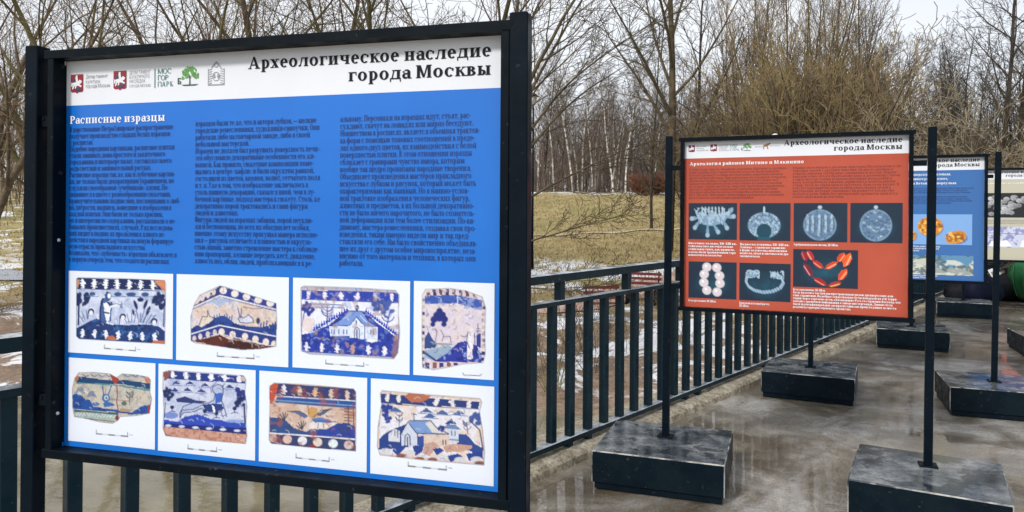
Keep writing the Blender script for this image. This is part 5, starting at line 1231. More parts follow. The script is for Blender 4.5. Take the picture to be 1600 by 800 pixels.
def ground_mat():
    m = mat('spring_ground', (0.3, 0.25, 0.12), 0.95, 0.15)
    big = noise(m, 0.12, 5, 0.6, 'World', None, 0.3); mid = noise(m, 1.1, 9, 0.78, 'World', (1, 1.3, 1)); fine = noise(m, 9, 6, 0.75, 'World', (1, 1.6, 1))
    c = ramp(m, mid, [(0.30, (0.13, 0.10, 0.045)), (0.45, (0.32, 0.25, 0.115)), (0.58, (0.46, 0.365, 0.185)), (0.72, (0.58, 0.48, 0.28))])
    green = ramp(m, big, [(0.46, 0.0), (0.62, 0.5)])
    c = mixc(m, green, c, (0.22, 0.235, 0.075))
    c = mixc(m, 1.0, c, ramp(m, fine, [(0.28, 0.45), (0.5, 0.95), (0.72, 1.3)]), 'MULTIPLY')
    g = N(m, 'ShaderNodeNewGeometry'); sp = N(m, 'ShaderNodeSeparateXYZ'); L(m, g.outputs['Position'], sp.inputs[0])
    # wet bare earth near the water, brick-coloured path gravel and snow lying in bands on the lower bank
    z = sp.outputs['Z']; y = sp.outputs['Y']
    def mr(src, a, b, lo=0.0, hi=1.0):
        q = N(m, 'ShaderNodeMapRange'); q.inputs[1].default_value = a; q.inputs[2].default_value = b; q.inputs[3].default_value = lo; q.inputs[4].default_value = hi; L(m, src, q.inputs[0]); return q.outputs[0]
    def mul(a, b, op='MULTIPLY'):
        q = N(m, 'ShaderNodeMath'); q.operation = op; q.use_clamp = True
        for i, s_ in enumerate((a, b)):
            if hasattr(s_, 'is_output'): L(m, s_, q.inputs[i])
            else: q.inputs[i].default_value = s_
        return q.outputs[0]
    low = mr(z, -0.5, -1.2)
    earth = ramp(m, mid, [(0.35, (0.17, 0.12, 0.085)), (0.55, (0.30, 0.22, 0.165)), (0.7, (0.40, 0.31, 0.24))])
    earth = mixc(m, 1.0, earth, ramp(m, fine, [(0.3, 0.55), (0.7, 1.25)]), 'MULTIPLY')
    c = mixc(m, low, c, earth)
    sn = noise(m, 0.55, 7, 0.68, 'World', (0.8, 1.1, 1), 1.2)
    zone = mul(mr(y, 19.0, 23.5), mr(y, 31.0, 27.0))
    zone = mul(zone, mr(z, 0.2, 0.0))
    zl = mul(mr(y, 14.0, 16.0), 0.52)
    snow = mul(ramp(m, sn, [(0.495, 0.0), (0.53, 1.0)]), zone)
    snow2 = mul(mul(ramp(m, sn, [(0.515, 0.0), (0.55, 1.0)]), mr(y, 13.8, 15.0)), mr(y, 26, 24))
    wood = mul(mul(ramp(m, noise(m, 0.35, 6, 0.65, 'World', (1, 1.2, 1), 1.0), [(0.48, 0.0), (0.53, 1.0)]), mr(y, 58.5, 60.5)), mr(y, 140, 120))
    lft = mul(mul(ramp(m, sn, [(0.52, 0.0), (0.56, 1.0)]), mr(sp.outputs['X'], -15, -19)), mr(y, 29, 33))
    for s_ in (snow, snow2, wood, lft): c = mixc(m, s_, c, (0.74, 0.76, 0.80))
    L(m, c, bsdf(m).inputs['Base Color']); bump(m, fine, 0.7, 0.05)
    return m
M['ground'] = ground_mat()
me = bpy.data.meshes.new('riverbank_ground'); me.from_pydata(v, [], f); me.materials.append(M['ground']); me.polygons.foreach_set('use_smooth', [True] * len(f)); me.update()
tag(link('riverbank_ground', me), kind='structure')

def draped(name, pts, w, m, lift=0.02, step=0.8, wob=0.0):
    """a path laid over the terrain along a centre line"""
    mb = MB(); rnd = random.Random(len(name)); P = []
    for (a, b) in zip(pts[:-1], pts[1:]):
        d = math.hypot(b[0] - a[0], b[1] - a[1]); n = max(1, int(d / step))
        for i in range(n): t = i / n; P.append((a[0] + (b[0] - a[0]) * t, a[1] + (b[1] - a[1]) * t))
    P.append(pts[-1]); prev = None; nw = max(2, int(w / 0.4))
    for i, p in enumerate(P):
        q = P[min(i + 1, len(P) - 1)]; r_ = P[max(i - 1, 0)]; dx, dy = q[0] - r_[0], q[1] - r_[1]; l = math.hypot(dx, dy); nx_, ny_ = -dy / l, dx / l
        ww = w * (1 + wob * rnd.uniform(-1, 1)); row = []
        for j in range(nw + 1):
            o = (j / nw - 0.5) * ww; x, y = p[0] + nx_ * o, p[1] + ny_ * o; row.append((x, y, terr(x, y) + lift))
        if prev:
            for j in range(nw): mb.poly([prev[j], row[j], row[j + 1], prev[j + 1]])
        prev = row
    return tag(mb.build(name, m), kind='structure')
M['grey_path'] = nmat('path_grey', (0.26, 0.28, 0.32), (0.36, 0.38, 0.42), 1.2, 0.6, coord='World')
M['pink_path'] = nmat('path_brick', (0.34, 0.22, 0.18), (0.52, 0.37, 0.31), 2.2, 0.8, coord='World')
M['pale_path'] = nmat('path_pale', (0.40, 0.33, 0.22), (0.55, 0.47, 0.35), 2.2, 0.9, coord='World')
draped('riverside_road', [(-60, 30.5), (-34, 26.8), (-20, 25.5), (-11, 25.4), (-6, 26.5)], 2.2, M['grey_path'], 0.05)
draped('brick_footpath', [(-3, 19.6), (1, 20.2), (4.5, 22.0), (8, 24.5), (13, 27)], 1.5, M['pink_path'], 0.035, wob=0.15)
draped('slope_footpath', [(-6, 34.0), (2, 36.6), (8, 39.5), (16, 44), (30, 50)], 0.34, M['pale_path'], 0.05, wob=0.3)

# water
def water_mat():
    m = mat('river_water', (0.10, 0.085, 0.05), 0.06, 0.5)
    bsdf(m).inputs['IOR'].default_value = 1.33
    f = noise(m, 1.6, 4, 0.55, 'World', (1, 1.6, 1)); L(m, ramp(m, noise(m, 0.5, 4, 0.6, 'World'), [(0.35, (0.11, 0.09, 0.055)), (0.65, (0.25, 0.22, 0.145))]), bsdf(m).inputs['Base Color'])
    bump(m, f, 0.22, 0.03); return m
mb = MB(); mb.poly([(-300, -8, WATER), (300, -8, WATER), (300, 18, WATER), (-300, 18, WATER)])
tag(mb.build('river_water', water_mat()), kind='structure')
# ------------------------------------------------------------------ bare trees grown branch by branch
def vary(m, lo=0.6, hi=1.25):
    s = bsdf(m).inputs['Base Color'].links[0].from_socket; oi = N(m, 'ShaderNodeObjectInfo')
    L(m, mixc(m, 1.0, s, ramp(m, oi.outputs['Random'], [(0.0, (lo, lo, lo)), (1.0, (hi, hi * 0.98, hi * 0.94))]), 'MULTIPLY'), bsdf(m).inputs['Base Color'])
M['bark_dark'] = nmat('bark_dark', (0.028, 0.024, 0.020), (0.075, 0.062, 0.048), 6, 0.9, 0.2, coord='World')
M['bark_brown'] = nmat('bark_brown', (0.07, 0.055, 0.038), (0.16, 0.125, 0.085), 5, 0.9, 0.2, coord='World')
M['bark_olive'] = nmat('bark_olive', (0.08, 0.072, 0.030), (0.17, 0.15, 0.075), 4, 0.9, 0.2, coord='World')
M['bark_sweep'] = nmat('bark_sweep', (0.055, 0.045, 0.028), (0.13, 0.10, 0.06), 4, 0.9, 0.2, coord='World')
M['twig_brown'] = nmat('twig_brown', (0.085, 0.062, 0.040), (0.26, 0.195, 0.135), 1.5, 0.9, 0.2, coord='World')
M['twig_olive'] = nmat('twig_olive', (0.10, 0.082, 0.038), (0.30, 0.235, 0.125), 1.2, 0.9, 0.2, coord='World')
M['twig_purple'] = nmat('twig_purple', (0.105, 0.080, 0.068), (0.21, 0.165, 0.14), 1.2, 0.9, 0.2, coord='World')
M['twig_dark'] = nmat('twig_dark', (0.035, 0.030, 0.028), (0.085, 0.072, 0.06), 1.5, 0.9, 0.2, coord='World')
M['twig_pale'] = nmat('twig_pale', (0.22, 0.18, 0.11), (0.42, 0.36, 0.25), 1.2, 0.9, 0.2, coord='World')
M['twig_red'] = nmat('twig_red', (0.16, 0.07, 0.05), (0.26, 0.13, 0.09), 3, 0.9, 0.2, coord='World')
M['twig_green'] = nmat('twig_green', (0.12, 0.13, 0.03), (0.28, 0.25, 0.09), 2, 0.8, 0.3, coord='World')
for k_ in ('twig_brown', 'twig_olive', 'twig_purple', 'bark_brown', 'bark_olive'): vary(M[k_])
def birch_mat():
    m = mat('bark_birch', (0.6, 0.58, 0.54), 0.8, 0.2)
    f = noise(m, 2.2, 6, 0.75, 'World', (1, 1, 1.3)); L(m, ramp(m, f, [(0.40, (0.045, 0.04, 0.035)), (0.47, (0.34, 0.32, 0.28)), (0.54, (0.66, 0.64, 0.58)), (0.7, (0.76, 0.74, 0.68))]), bsdf(m).inputs['Base Color']); return m
M['bark_birch'] = birch_mat()

class Tubes:
    def __init__(s): s.v = []; s.f = []; s.n = 0
    def add(s, P, Rd, sides):
        P = np.asarray(P, float); n = len(P); D = np.gradient(P, axis=0); D /= np.linalg.norm(D, axis=1, keepdims=True) + 1e-9
        ref = np.array([0.37, 0.91, 0.13]) if abs(D[0, 2]) > 0.6 else np.array([0.1, 0.2, 0.97])
        A = np.cross(D, ref); A /= np.linalg.norm(A, axis=1, keepdims=True) + 1e-9; B = np.cross(D, A)
        t = np.arange(sides) * 2 * np.pi / sides
        V = P[:, None, :] + (A[:, None, :] * np.cos(t)[None, :, None] + B[:, None, :] * np.sin(t)[None, :, None]) * np.asarray(Rd)[:, None, None]
        s.v.append(V.reshape(-1, 3))
        i, k = np.meshgrid(np.arange(n - 1), np.arange(sides), indexing='ij'); j = (k + 1) % sides
        q = np.stack([i * sides + k, i * sides + j, (i + 1) * sides + j, (i + 1) * sides + k], -1).reshape(-1, 4) + s.n
        s.f.append(q); s.n += n * sides
    def mesh(s, name, m):
        me = bpy.data.meshes.new(name)
        if not s.v: return me
        v = np.concatenate(s.v).astype(np.float32); f = np.concatenate(s.f).astype(np.int32)
        me.vertices.add(len(v)); me.vertices.foreach_set('co', v.ravel()); me.loops.add(f.size); me.loops.foreach_set('vertex_index', f.ravel())
        me.polygons.add(len(f)); me.polygons.foreach_set('loop_start', np.arange(0, f.size, 4, dtype=np.int32)); me.polygons.foreach_set('loop_total', np.full(len(f), 4, np.int32))
        me.polygons.foreach_set('use_smooth', np.ones(len(f), bool)); me.update(calc_edges=True); me.materials.append(m); return me

def grow(T0, T1, rnd, p, d, ln, rad, lvl, prm, big):
    """one branch and its children; thick branches go into T0 (trunk), thin ones into T1 (crown)"""
    nseg = prm['seg'][min(lvl, len(prm['seg']) - 1)]; wob = prm['wob'][min(lvl, len(prm['wob']) - 1)]; up = prm['up'][min(lvl, len(prm['up']) - 1)]
    P = [p.copy()]; Rd = [rad]; D = d.copy(); dirs = [d.copy()]
    for i in range(nseg):
        D = D + Vector((rnd.gauss(0, wob), rnd.gauss(0, wob), rnd.gauss(0, wob) * 0.6 + up)); D.normalize()
        P.append(P[-1] + D * (ln / nseg)); t = (i + 1) / nseg; Rd.append(max(prm['rmin'], rad * (1 - t * prm['taper']))); dirs.append(D.copy())
    (T0 if lvl <= big else T1).add([tuple(q) for q in P], Rd, 6 if rad > 0.04 else (4 if rad > 0.015 else 3))
    if lvl >= prm['levels']: return
    nc = prm['n'][min(lvl, len(prm['n']) - 1)]; st = prm['start'][min(lvl, len(prm['start']) - 1)]
    phi = rnd.random() * 6.28
    for c in range(nc):
        t = st + (1 - st) * (c + rnd.random() * 0.8) / nc; t = min(t, 0.99); x = t * nseg; i = int(x); q = P[i].lerp(P[i + 1], x - i); base = dirs[min(i + 1, nseg)]
        phi += 2.4 + rnd.gauss(0, 0.5); ang = math.radians(prm['ang'][min(lvl, len(prm['ang']) - 1)] + rnd.gauss(0, 9))
        a = base.cross(Vector((0.2, 0.3, 0.93)) if abs(base.z) < 0.9 else Vector((1, 0, 0))).normalized(); b = base.cross(a)
        nd = (base * math.cos(ang) + (a * math.cos(phi) + b * math.sin(phi)) * math.sin(ang)).normalized()
        l2 = ln * prm['rat'][min(lvl, len(prm['rat']) - 1)] * (1.15 - prm['shape'] * t) * rnd.uniform(0.7, 1.2)
        r2 = max(prm['rmin'], (rad * (1 - t * prm['taper'])) * prm['rr'] * rnd.uniform(0.8, 1.1))
        grow(T0, T1, rnd, q, nd, l2, min(r2, rad * 0.8), lvl + 1, prm, big)

BASE = dict(levels=3, seg=[8, 5, 4, 2], wob=[0.05, 0.12, 0.18, 0.22], up=[0.02, 0.10, 0.06, 0.0], n=[16, 8, 6], start=[0.3, 0.2, 0.15], ang=[42, 38, 40], rat=[0.42, 0.45, 0.5], taper=0.85, shape=0.6, rmin=0.006, rr=0.55)
def make_tree(seed, h, rad, prm, m0, m1, big=0, stems=1, spread=0.0, lean=(0, 0)):
    rnd = random.Random(seed); T0, T1 = Tubes(), Tubes(); pr = dict(BASE); pr.update(prm)
    for k in range(stems):
        a = 6.283 * k / max(1, stems) + rnd.random(); sp = spread * rnd.uniform(0.5, 1.1) if stems > 1 else 0
        d = Vector((math.cos(a) * sp + lean[0], math.sin(a) * sp + lean[1], 1)).normalized()
        p = Vector((math.cos(a) * 0.12 * (stems > 1), math.sin(a) * 0.12 * (stems > 1), -0.15))
        grow(T0, T1, rnd, p, d, h * rnd.uniform(0.8, 1.0) if stems > 1 else h, rad * (rnd.uniform(0.7, 1.0) if stems > 1 else 1), 0, pr, big)
    return T0.mesh('trunk', m0), T1.mesh('crown', m1)

def plant(name, meshes, x, y, label, cat, group=None, sc_=1.0, rz=0.0, z=None):
    t = empty(name, (x, y, terr(x, y) if z is None else z), rz); t.scale = (sc_, sc_, sc_ * 1.0); tag(t, label, cat, group)
    link('trunk', meshes[0], t); link('crown', meshes[1], t); return t
def XY(px, Y): return (px - 800) / 1155 * Y

# kinds
birches = [make_tree(20 + i, 15 + i, 0.14, dict(n=[26, 6, 5], ang=[40, 34, 36], rat=[0.22, 0.46, 0.5], start=[0.32, 0.15, 0.1], up=[0.0, 0.10, 0.02, -0.04], rmin=0.009, shape=0.7), M['bark_birch'], M['twig_purple']) for i in range(4)]
darks = [make_tree(40 + i, 17, 0.13, dict(n=[26, 7, 5], ang=[46, 38, 38], rat=[0.26, 0.45, 0.5], start=[0.12, 0.15, 0.1], up=[0.0, 0.12, 0.04, 0.0], rmin=0.009, shape=0.65, wob=[0.04, 0.14, 0.2, 0.24]), M['bark_dark'], M['twig_dark']) for i in range(3)]
browns = [make_tree(60 + i, 14, 0.11, dict(n=[28, 8, 6], ang=[42, 36, 38], rat=[0.30, 0.46, 0.5], start=[0.08, 0.12, 0.1], up=[0.0, 0.12, 0.05, 0.0], rmin=0.009, shape=0.6, wob=[0.05, 0.14, 0.2, 0.25]), M['bark_brown'], M['twig_brown']) for i in range(3)]
brushes = [make_tree(80 + i, 6.2, 0.06, dict(levels=2, n=[17, 7], ang=[28, 34], rat=[0.36, 0.42], start=[0.10, 0.1], up=[0.03, 0.07, 0.04], seg=[7, 4, 3], rmin=0.0095, shape=0.55, wob=[0.08, 0.16, 0.22]), M['bark_dark'], (M['twig_olive'], M['twig_brown'], M['twig_olive'])[i], 0, 16, 0.42) for i in range(3)]
fans = [make_tree(90 + i, 13, 0.10, dict(levels=2, n=[26, 7], ang=[24, 28], rat=[0.24, 0.4], start=[0.10, 0.1], up=[0.02, 0.08, 0.04], seg=[9, 5, 3], rmin=0.008, shape=0.5, wob=[0.035, 0.09, 0.16]), M['bark_brown'], (M['twig_olive'], M['twig_brown'])[i], 0, 10, 0.20) for i in range(2)]
# the far wood: birches whose white trunks show over the ridge
rnd = random.Random(77)
GW = 'trees of the wood beyond the ridge'
ORD = ['first', 'second', 'third', 'fourth', 'fifth', 'sixth', 'seventh', 'eighth', 'ninth', 'tenth', 'eleventh', 'twelfth', 'thirteenth', 'fourteenth', 'fifteenth', 'sixteenth']
for i, (px, Y) in enumerate(sorted([(895, 63), (903, 66), (930, 70), (926, 64), (958, 62), (977, 61.5), (985, 68), (1014, 66), (1022, 62), (866, 64), (879, 70), (942, 76), (1000, 78), (850, 72), (1068, 64), (968, 82)])):
    plant('birch_tree', birches[i % 4], XY(px, Y), Y, ORD[i] + ' slim white-trunked birch from the left along the ridge', 'birch', 'birches of the wood beyond the ridge', rnd.uniform(0.62, 0.8), rnd.random() * 6.28)
for i in range(20):
    px = rnd.uniform(838, 1075); Y = rnd.uniform(64, 90)
    plant('birch_tree', birches[i % 4], XY(px, Y), Y, 'thin pale birch trunk standing deeper in the wood beyond the ridge', 'birch', 'birches deeper in the wood', rnd.uniform(0.55, 0.78), rnd.random() * 6.28)
for i in range(34):
    px = rnd.uniform(835, 1120); Y = rnd.uniform(66, 105)
    plant('bare_tree', (browns + darks + browns)[i % 9], XY(px, Y), Y, 'bare brown tree in the wood beyond the ridge', 'tree', GW, rnd.uniform(0.6, 0.85), rnd.random() * 6.28)
for i in range(26):
    px = rnd.uniform(-200, 130) if i < 14 else rnd.uniform(130, 835); Y = rnd.uniform(46, 95) if px < 130 else rnd.uniform(62, 100)
    plant('bare_tree', (browns + birches + browns)[i % 10], XY(px, Y), Y, 'bare tree of the wood seen around the blue stand', 'tree', 'trees behind the blue stand', rnd.uniform(0.55, 0.85), rnd.random() * 6.28)
for i in range(30):
    px = rnd.uniform(1350, 1500) if i < 15 else (rnd.uniform(1500, 1660) if i < 25 else rnd.uniform(1660, 1900)); Y = rnd.uniform(34, 50)
    plant('dark_tree', darks[i % 3], XY(px, Y), Y, 'dark thin bare tree in the belt on the right', 'tree', 'dark trees of the belt on the right', rnd.uniform(0.50, 0.68), rnd.random() * 6.28)
for i in range(12):
    px = rnd.uniform(1080, 1400); Y = rnd.uniform(44, 70)
    plant('bare_tree', (browns + darks)[i % 6], XY(px, Y), Y, 'bare tree of the thicket behind the red stand', 'tree', 'trees behind the red stand', rnd.uniform(0.7, 1.0), rnd.random() * 6.28)

# middle distance
big_tree = make_tree(5, 15.5, 0.21, dict(n=[15, 9, 7], ang=[34, 36, 38], rat=[0.52, 0.45, 0.45], start=[0.22, 0.2, 0.12], up=[0.0, 0.10, 0.07, 0.03], rmin=0.008, shape=0.55, wob=[0.02, 0.10, 0.16, 0.2]), M['bark_sweep'], M['bark_sweep'], 1)
plant('tall_tree', big_tree, XY(1044, 30), 30, 'tall bare tree with ascending limbs behind the left post of the red stand', 'tree', None, 1.0, 1.2)
plant('dark_tree', darks[1], XY(1018, 40), 40, 'black forked bare tree just left of the tall tree', 'tree', None, 0.66, 2.2)
plant('dark_tree', darks[0], XY(1080, 36), 36, 'dark bare tree just right of the tall tree', 'tree', None, 0.9, 0.2)
labs = ['olive fan-shaped willow with many upright stems above the red stand', 'brown fan-shaped willow right of the olive one above the red stand', 'leftmost fan-shaped willow above the red stand']
for (px, Y, k, s_, l) in ((1235, 27, 0, 0.84, 0), (1300, 30, 1, 0.86, 1), (1165, 31, 1, 0.86, 2)):
    plant('willow_tree', fans[k], XY(px, Y), Y, labs[l], 'willow', None, s_, l * 1.3)
BL = ['leftmost low twiggy bush above the left half of the red stand', 'twiggy bush above the second photo of the red stand', 'twiggy bush above the middle of the red stand', 'twiggy bush above the first medallion of the red stand', 'twiggy bush above the heading of the red stand', 'rightmost twiggy bush above the red stand', 'bush half hidden behind those above the lunula photo', 'tall bush half hidden behind those above the heading', 'tall bush behind the rightmost one above the red stand', 'small bush at the foot of the dark tree beside the tall tree', 'bush behind the leftmost fan willow', 'farthest tall bush between the two fan willows']
for i, (px, Y, s_) in enumerate([(1140, 26, 0.75), (1185, 24, 0.95), (1230, 25, 1.05), (1275, 24, 1.1), (1318, 25, 1.12), (1345, 27, 0.85), (1210, 30, 1.1), (1290, 31, 1.25), (1335, 33, 1.25), (1100, 34, 0.9), (1160, 36, 1.0), (1260, 34, 1.3)]):
    plant('willow_bush', brushes[i % 3], XY(px, Y), Y, BL[i], 'bush', 'bushes above the red stand', s_, i * 1.1)

# the arching pale shrub on the right
arch = [make_tree(100 + i, 7.2, 0.07, dict(levels=3, n=[12, 7, 4], ang=[34, 38, 38], rat=[0.42, 0.45, 0.45], start=[0.2, 0.12, 0.1], up=[-0.05, -0.01, 0.03, 0.03], seg=[10, 6, 4, 2], rmin=0.006, shape=0.4, wob=[0.10, 0.16, 0.2, 0.2]), M['twig_pale'] if i == 0 else M['bark_brown'], M['twig_pale'] if i == 0 else M['bark_sweep'], 0, 12, 0.9) for i in range(2)]
for i, (px, Y, k, s_, lab) in enumerate([(1560, 20, 0, 0.92, 'pale arching shrub with sprawling branches behind the coin stand'), (1640, 22, 1, 0.95, 'brown arching shrub at the right edge of the photo'), (1500, 25, 1, 0.58, 'brown arching shrub left of the pale sprawling one'), (1570, 27, 1, 1.0, 'brown shrub behind the pale sprawling one'), (1700, 19, 0, 0.7, 'pale arching shrub beyond the right edge'), (1450, 30, 1, 0.5, 'small brown shrub between the dark trees and the arching shrubs'), (1510, 17.5, 1, 0.5, 'low brown bush at the far end of the bridge railing'), (1590, 18.5, 1, 0.62, 'low brown bush behind the green bin')]):
    plant('arching_shrub', arch[k], XY(px, Y), Y, lab, 'shrub', None, s_, i * 0.9 + 0.5)
plant('dark_tree', darks[2], XY(1560, 30), 30, 'tall dark bare tree with upright limbs near the right edge', 'tree', None, 0.95, 0.6)
plant('dark_tree', darks[1], XY(1592, 34), 34, 'tall dark bare tree at the very right edge', 'tree', None, 0.95, 1.9)
red_bush = make_tree(130, 1.7, 0.02, dict(levels=2, n=[12, 6], ang=[30, 32], rat=[0.5, 0.5], start=[0.1, 0.1], up=[0.02, 0.03, 0.0], seg=[4, 3, 2], rmin=0.010, wob=[0.1, 0.15, 0.2]), M['twig_red'], M['twig_red'], 0, 26, 0.8)
for i, px in enumerate((1002, 1024)):
    plant('red_bush', red_bush, XY(px, 59), 59, ('low reddish bush on the ridge left of its twin', 'low reddish bush on the ridge right of its twin')[i], 'bush', None, 1.15, i * 2.0)

# big crack willows on the far bank, behind the blue stand
crack = [make_tree(150 + i, 11.5, 0.17, dict(n=[10, 7, 6], ang=[36, 38, 40], rat=[0.55, 0.48, 0.48], start=[0.25, 0.15, 0.1], up=[-0.005, 0.05, 0.04, 0.02], seg=[10, 7, 4, 3], rmin=0.0055, shape=0.55, wob=[0.06, 0.12, 0.16, 0.2]), M['bark_olive'] if i != 1 else M['bark_brown'], M['twig_brown'], 1, 4, 0.42) for i in range(3)]
for i, (px, Y, k, s_, rz, lab) in enumerate([(250, 19.0, 0, 1.0, 0.3, 'multi-stemmed willow rising behind the logos of the blue stand'), (420, 20.5, 1, 1.05, 1.0, 'multi-stemmed willow rising behind the middle of the blue stand'), (640, 18.5, 2, 1.0, 2.2, 'multi-stemmed willow rising behind the title of the blue stand'), (-60, 20, 1, 1.0, 4.0, 'leaning willow at the left edge of the photo'), (110, 24, 2, 0.95, 3.3, 'willow behind the left post of the blue stand')]):
    plant('willow_tree', crack[k], XY(px, Y), Y, lab, 'willow', None, s_, rz)
# the sweeping willow whose boughs reach out to the right of the blue stand
def sweep():
    rnd = random.Random(12); T0, T1 = Tubes(), Tubes(); pr = dict(BASE); pr.update(dict(levels=3, n=[9, 7, 5], ang=[30, 36, 36], rat=[0.40, 0.42, 0.45], start=[0.30, 0.15, 0.1], up=[0.0, 0.04, 0.02, 0.0], seg=[12, 7, 4, 2], rmin=0.005, shape=0.4, wob=[0.06, 0.10, 0.15, 0.18]))
    for z0, d, ln, r_ in ((4.2, (1.0, 0.1, 0.95), 4.2, 0.034), (4.4, (0.80, 0.0, 1.3), 4.2, 0.036), (4.5, (0.35, 0.1, 1.15), 5.4, 0.06), (3.6, (1.0, -0.1, 0.55), 3.6, 0.032), (2.9, (1.0, -0.15, 0.30), 2.7, 0.024), (4.3, (0.1, 0.2, 1.2), 6.0, 0.07), (4.0, (-0.4, 0, 1.0), 5, 0.06), (2.2, (1.0, -0.2, 0.02), 2.3, 0.018), (4.4, (0.6, 0.3, 1.5), 5.4, 0.05)):
        grow(T0, T1, rnd, Vector((0, 0, z0)), Vector(d).normalized(), ln, r_, 0, pr, 0)
    T0.add([(0, 0, -0.3), (0.02, 0, 1.2), (0.0, 0, 2.7), (0.05, 0.02, 4.6)], [0.16, 0.14, 0.11, 0.08], 8)
    return T0.mesh('trunk', M['bark_sweep']), T1.mesh('crown', M['bark_sweep'])
x = XY(775, 14.4)
plant('willow_tree', sweep(), x, 14.4, 'willow with long boughs sweeping out to the right of the blue stand', 'willow', None, 1.0, 0.0, terr(x, 14.4))
# thin saplings and briars between the railing and the water
sap = [make_tree(170 + i, 2.3, 0.014, dict(levels=2, n=[8, 4], ang=[28, 34], rat=[0.40, 0.45], start=[0.15, 0.1], up=[0.02, 0.05, 0.02], seg=[7, 4, 2], rmin=0.0034, shape=0.5, wob=[0.10, 0.14, 0.2]), (M['twig_green'], M['twig_brown'])[i], (M['twig_brown'], M['twig_dark'])[i], 0, 9, 0.45) for i in range(2)]
sapl = ['yellow-green sapling clump behind the railing, just right of the blue stand', 'brown sapling clump behind the fourth baluster right of the blue stand', 'sapling clump on the water edge behind the red stand', 'sapling clump seen under the blue stand on the right', 'thin sapling clump against the snow behind the railing', 'dark briar clump under the blue stand']
for i, (px, Y, k, s_) in enumerate([(866, 14.6, 0, 0.95), (926, 15.4, 1, 0.8), (1060, 17, 0, 0.7), (640, 13.9, 1, 0.9), (985, 16.4, 0, 0.6), (560, 14.3, 0, 0.85)]):
    plant('sapling', sap[k], XY(px, Y), Y, sapl[i], 'sapling', None, s_, i * 1.0)

# the thick mass of undergrowth and thin stems deep in the wood
def mass(name, n, box, hlo, hhi, m, seed, r0=0.02):
    rnd = random.Random(seed); T = Tubes()
    for i in range(n):
        Y = rnd.uniform(box[2], box[3]); px = rnd.uniform(box[0], box[1]); x = XY(px, Y); z = terr(x, Y); h = rnd.uniform(hlo, hhi); lx, ly = rnd.gauss(0, 0.10), rnd.gauss(0, 0.10)
        T.add([(x, Y, z - 0.1), (x + lx * h * 0.5, Y + ly * h * 0.5, z + h * 0.5), (x + lx * h * 1.2, Y + ly * h, z + h)], [r0, r0 * 0.75, r0 * 0.3], 3)
        for k in range(6):
            t = rnd.uniform(0.15, 0.95); g = rnd.uniform(0.10, 0.24) * h; a = rnd.random() * 6.28; b = (x + lx * h * t, Y + ly * h * t, z + h * t)
            T.add([b, (b[0] + g * 0.5 * math.cos(a), b[1] + g * 0.5 * math.sin(a), b[2] + g * 0.45), (b[0] + g * 0.8 * math.cos(a), b[1] + g * 0.8 * math.sin(a), b[2] + g)], [r0 * 0.45, r0 * 0.35, r0 * 0.2], 3)
    return tag(link(name, T.mesh(name, m)), kind='stuff')
o = mass('undergrowth', 1500, (820, 1150, 62.5, 95), 2, 8, M['twig_purple'], 1, 0.03); tag(o, 'grey-brown mass of thin stems deep in the wood beyond the ridge', 'undergrowth')
o = mass('undergrowth', 700, (-200, 200, 40, 90), 2, 8, M['twig_brown'], 2, 0.03); tag(o, 'brown undergrowth at the far left behind the blue stand', 'undergrowth')
o = mass('undergrowth', 1300, (1080, 1800, 32, 75), 2, 9, M['twig_dark'], 3, 0.026); tag(o, 'dark undergrowth behind the red stand and to the right edge', 'undergrowth')
o = mass('undergrowth', 500, (200, 820, 62, 100), 3, 8, M['twig_purple'], 4, 0.03); tag(o, 'undergrowth of the wood hidden behind the blue stand', 'undergrowth')

# dry grass on the bank
def grass():
    rnd = random.Random(9); v = []; f = []
    for i in range(15000):
        Y = 20.5 + 38 * rnd.random() ** 1.4; px = rnd.uniform(-80, 120) if rnd.random() < 0.3 else rnd.uniform(830, 1070); x = XY(px, Y); z = terr(x, Y); h = rnd.uniform(0.04, 0.13) * (1.0 if Y < 30 else 1.4); a = rnd.random() * 3.14; w = 0.006 + Y * 0.0006
        dx, dy = math.cos(a) * w, math.sin(a) * w; n = len(v); lx, ly = rnd.gauss(0, 0.4) * h, rnd.gauss(0, 0.4) * h
        v += [(x - dx, Y - dy, z - 0.01), (x + dx, Y + dy, z - 0.01), (x + lx, Y + ly, z + h)]; f.append((n, n + 1, n + 2))
    me = bpy.data.meshes.new('dry_grass'); me.from_pydata(v, [], f); me.materials.append(nmat('dry_grass', (0.24, 0.19, 0.10), (0.42, 0.34, 0.20), 1.3, 0.9, 0.1, coord='World')); return link('dry_grass', me)
tag(grass(), 'dry straw-coloured grass on the riverbank slope', 'grass', kind='stuff')
# ------------------------------------------------------------------ small things
def lathe_obj(name, prof, m, parent, n=24, c=(0, 0, 0)): mb = MB(); mb.lathe(prof, c, n); return mb.build(name, m, parent, True)
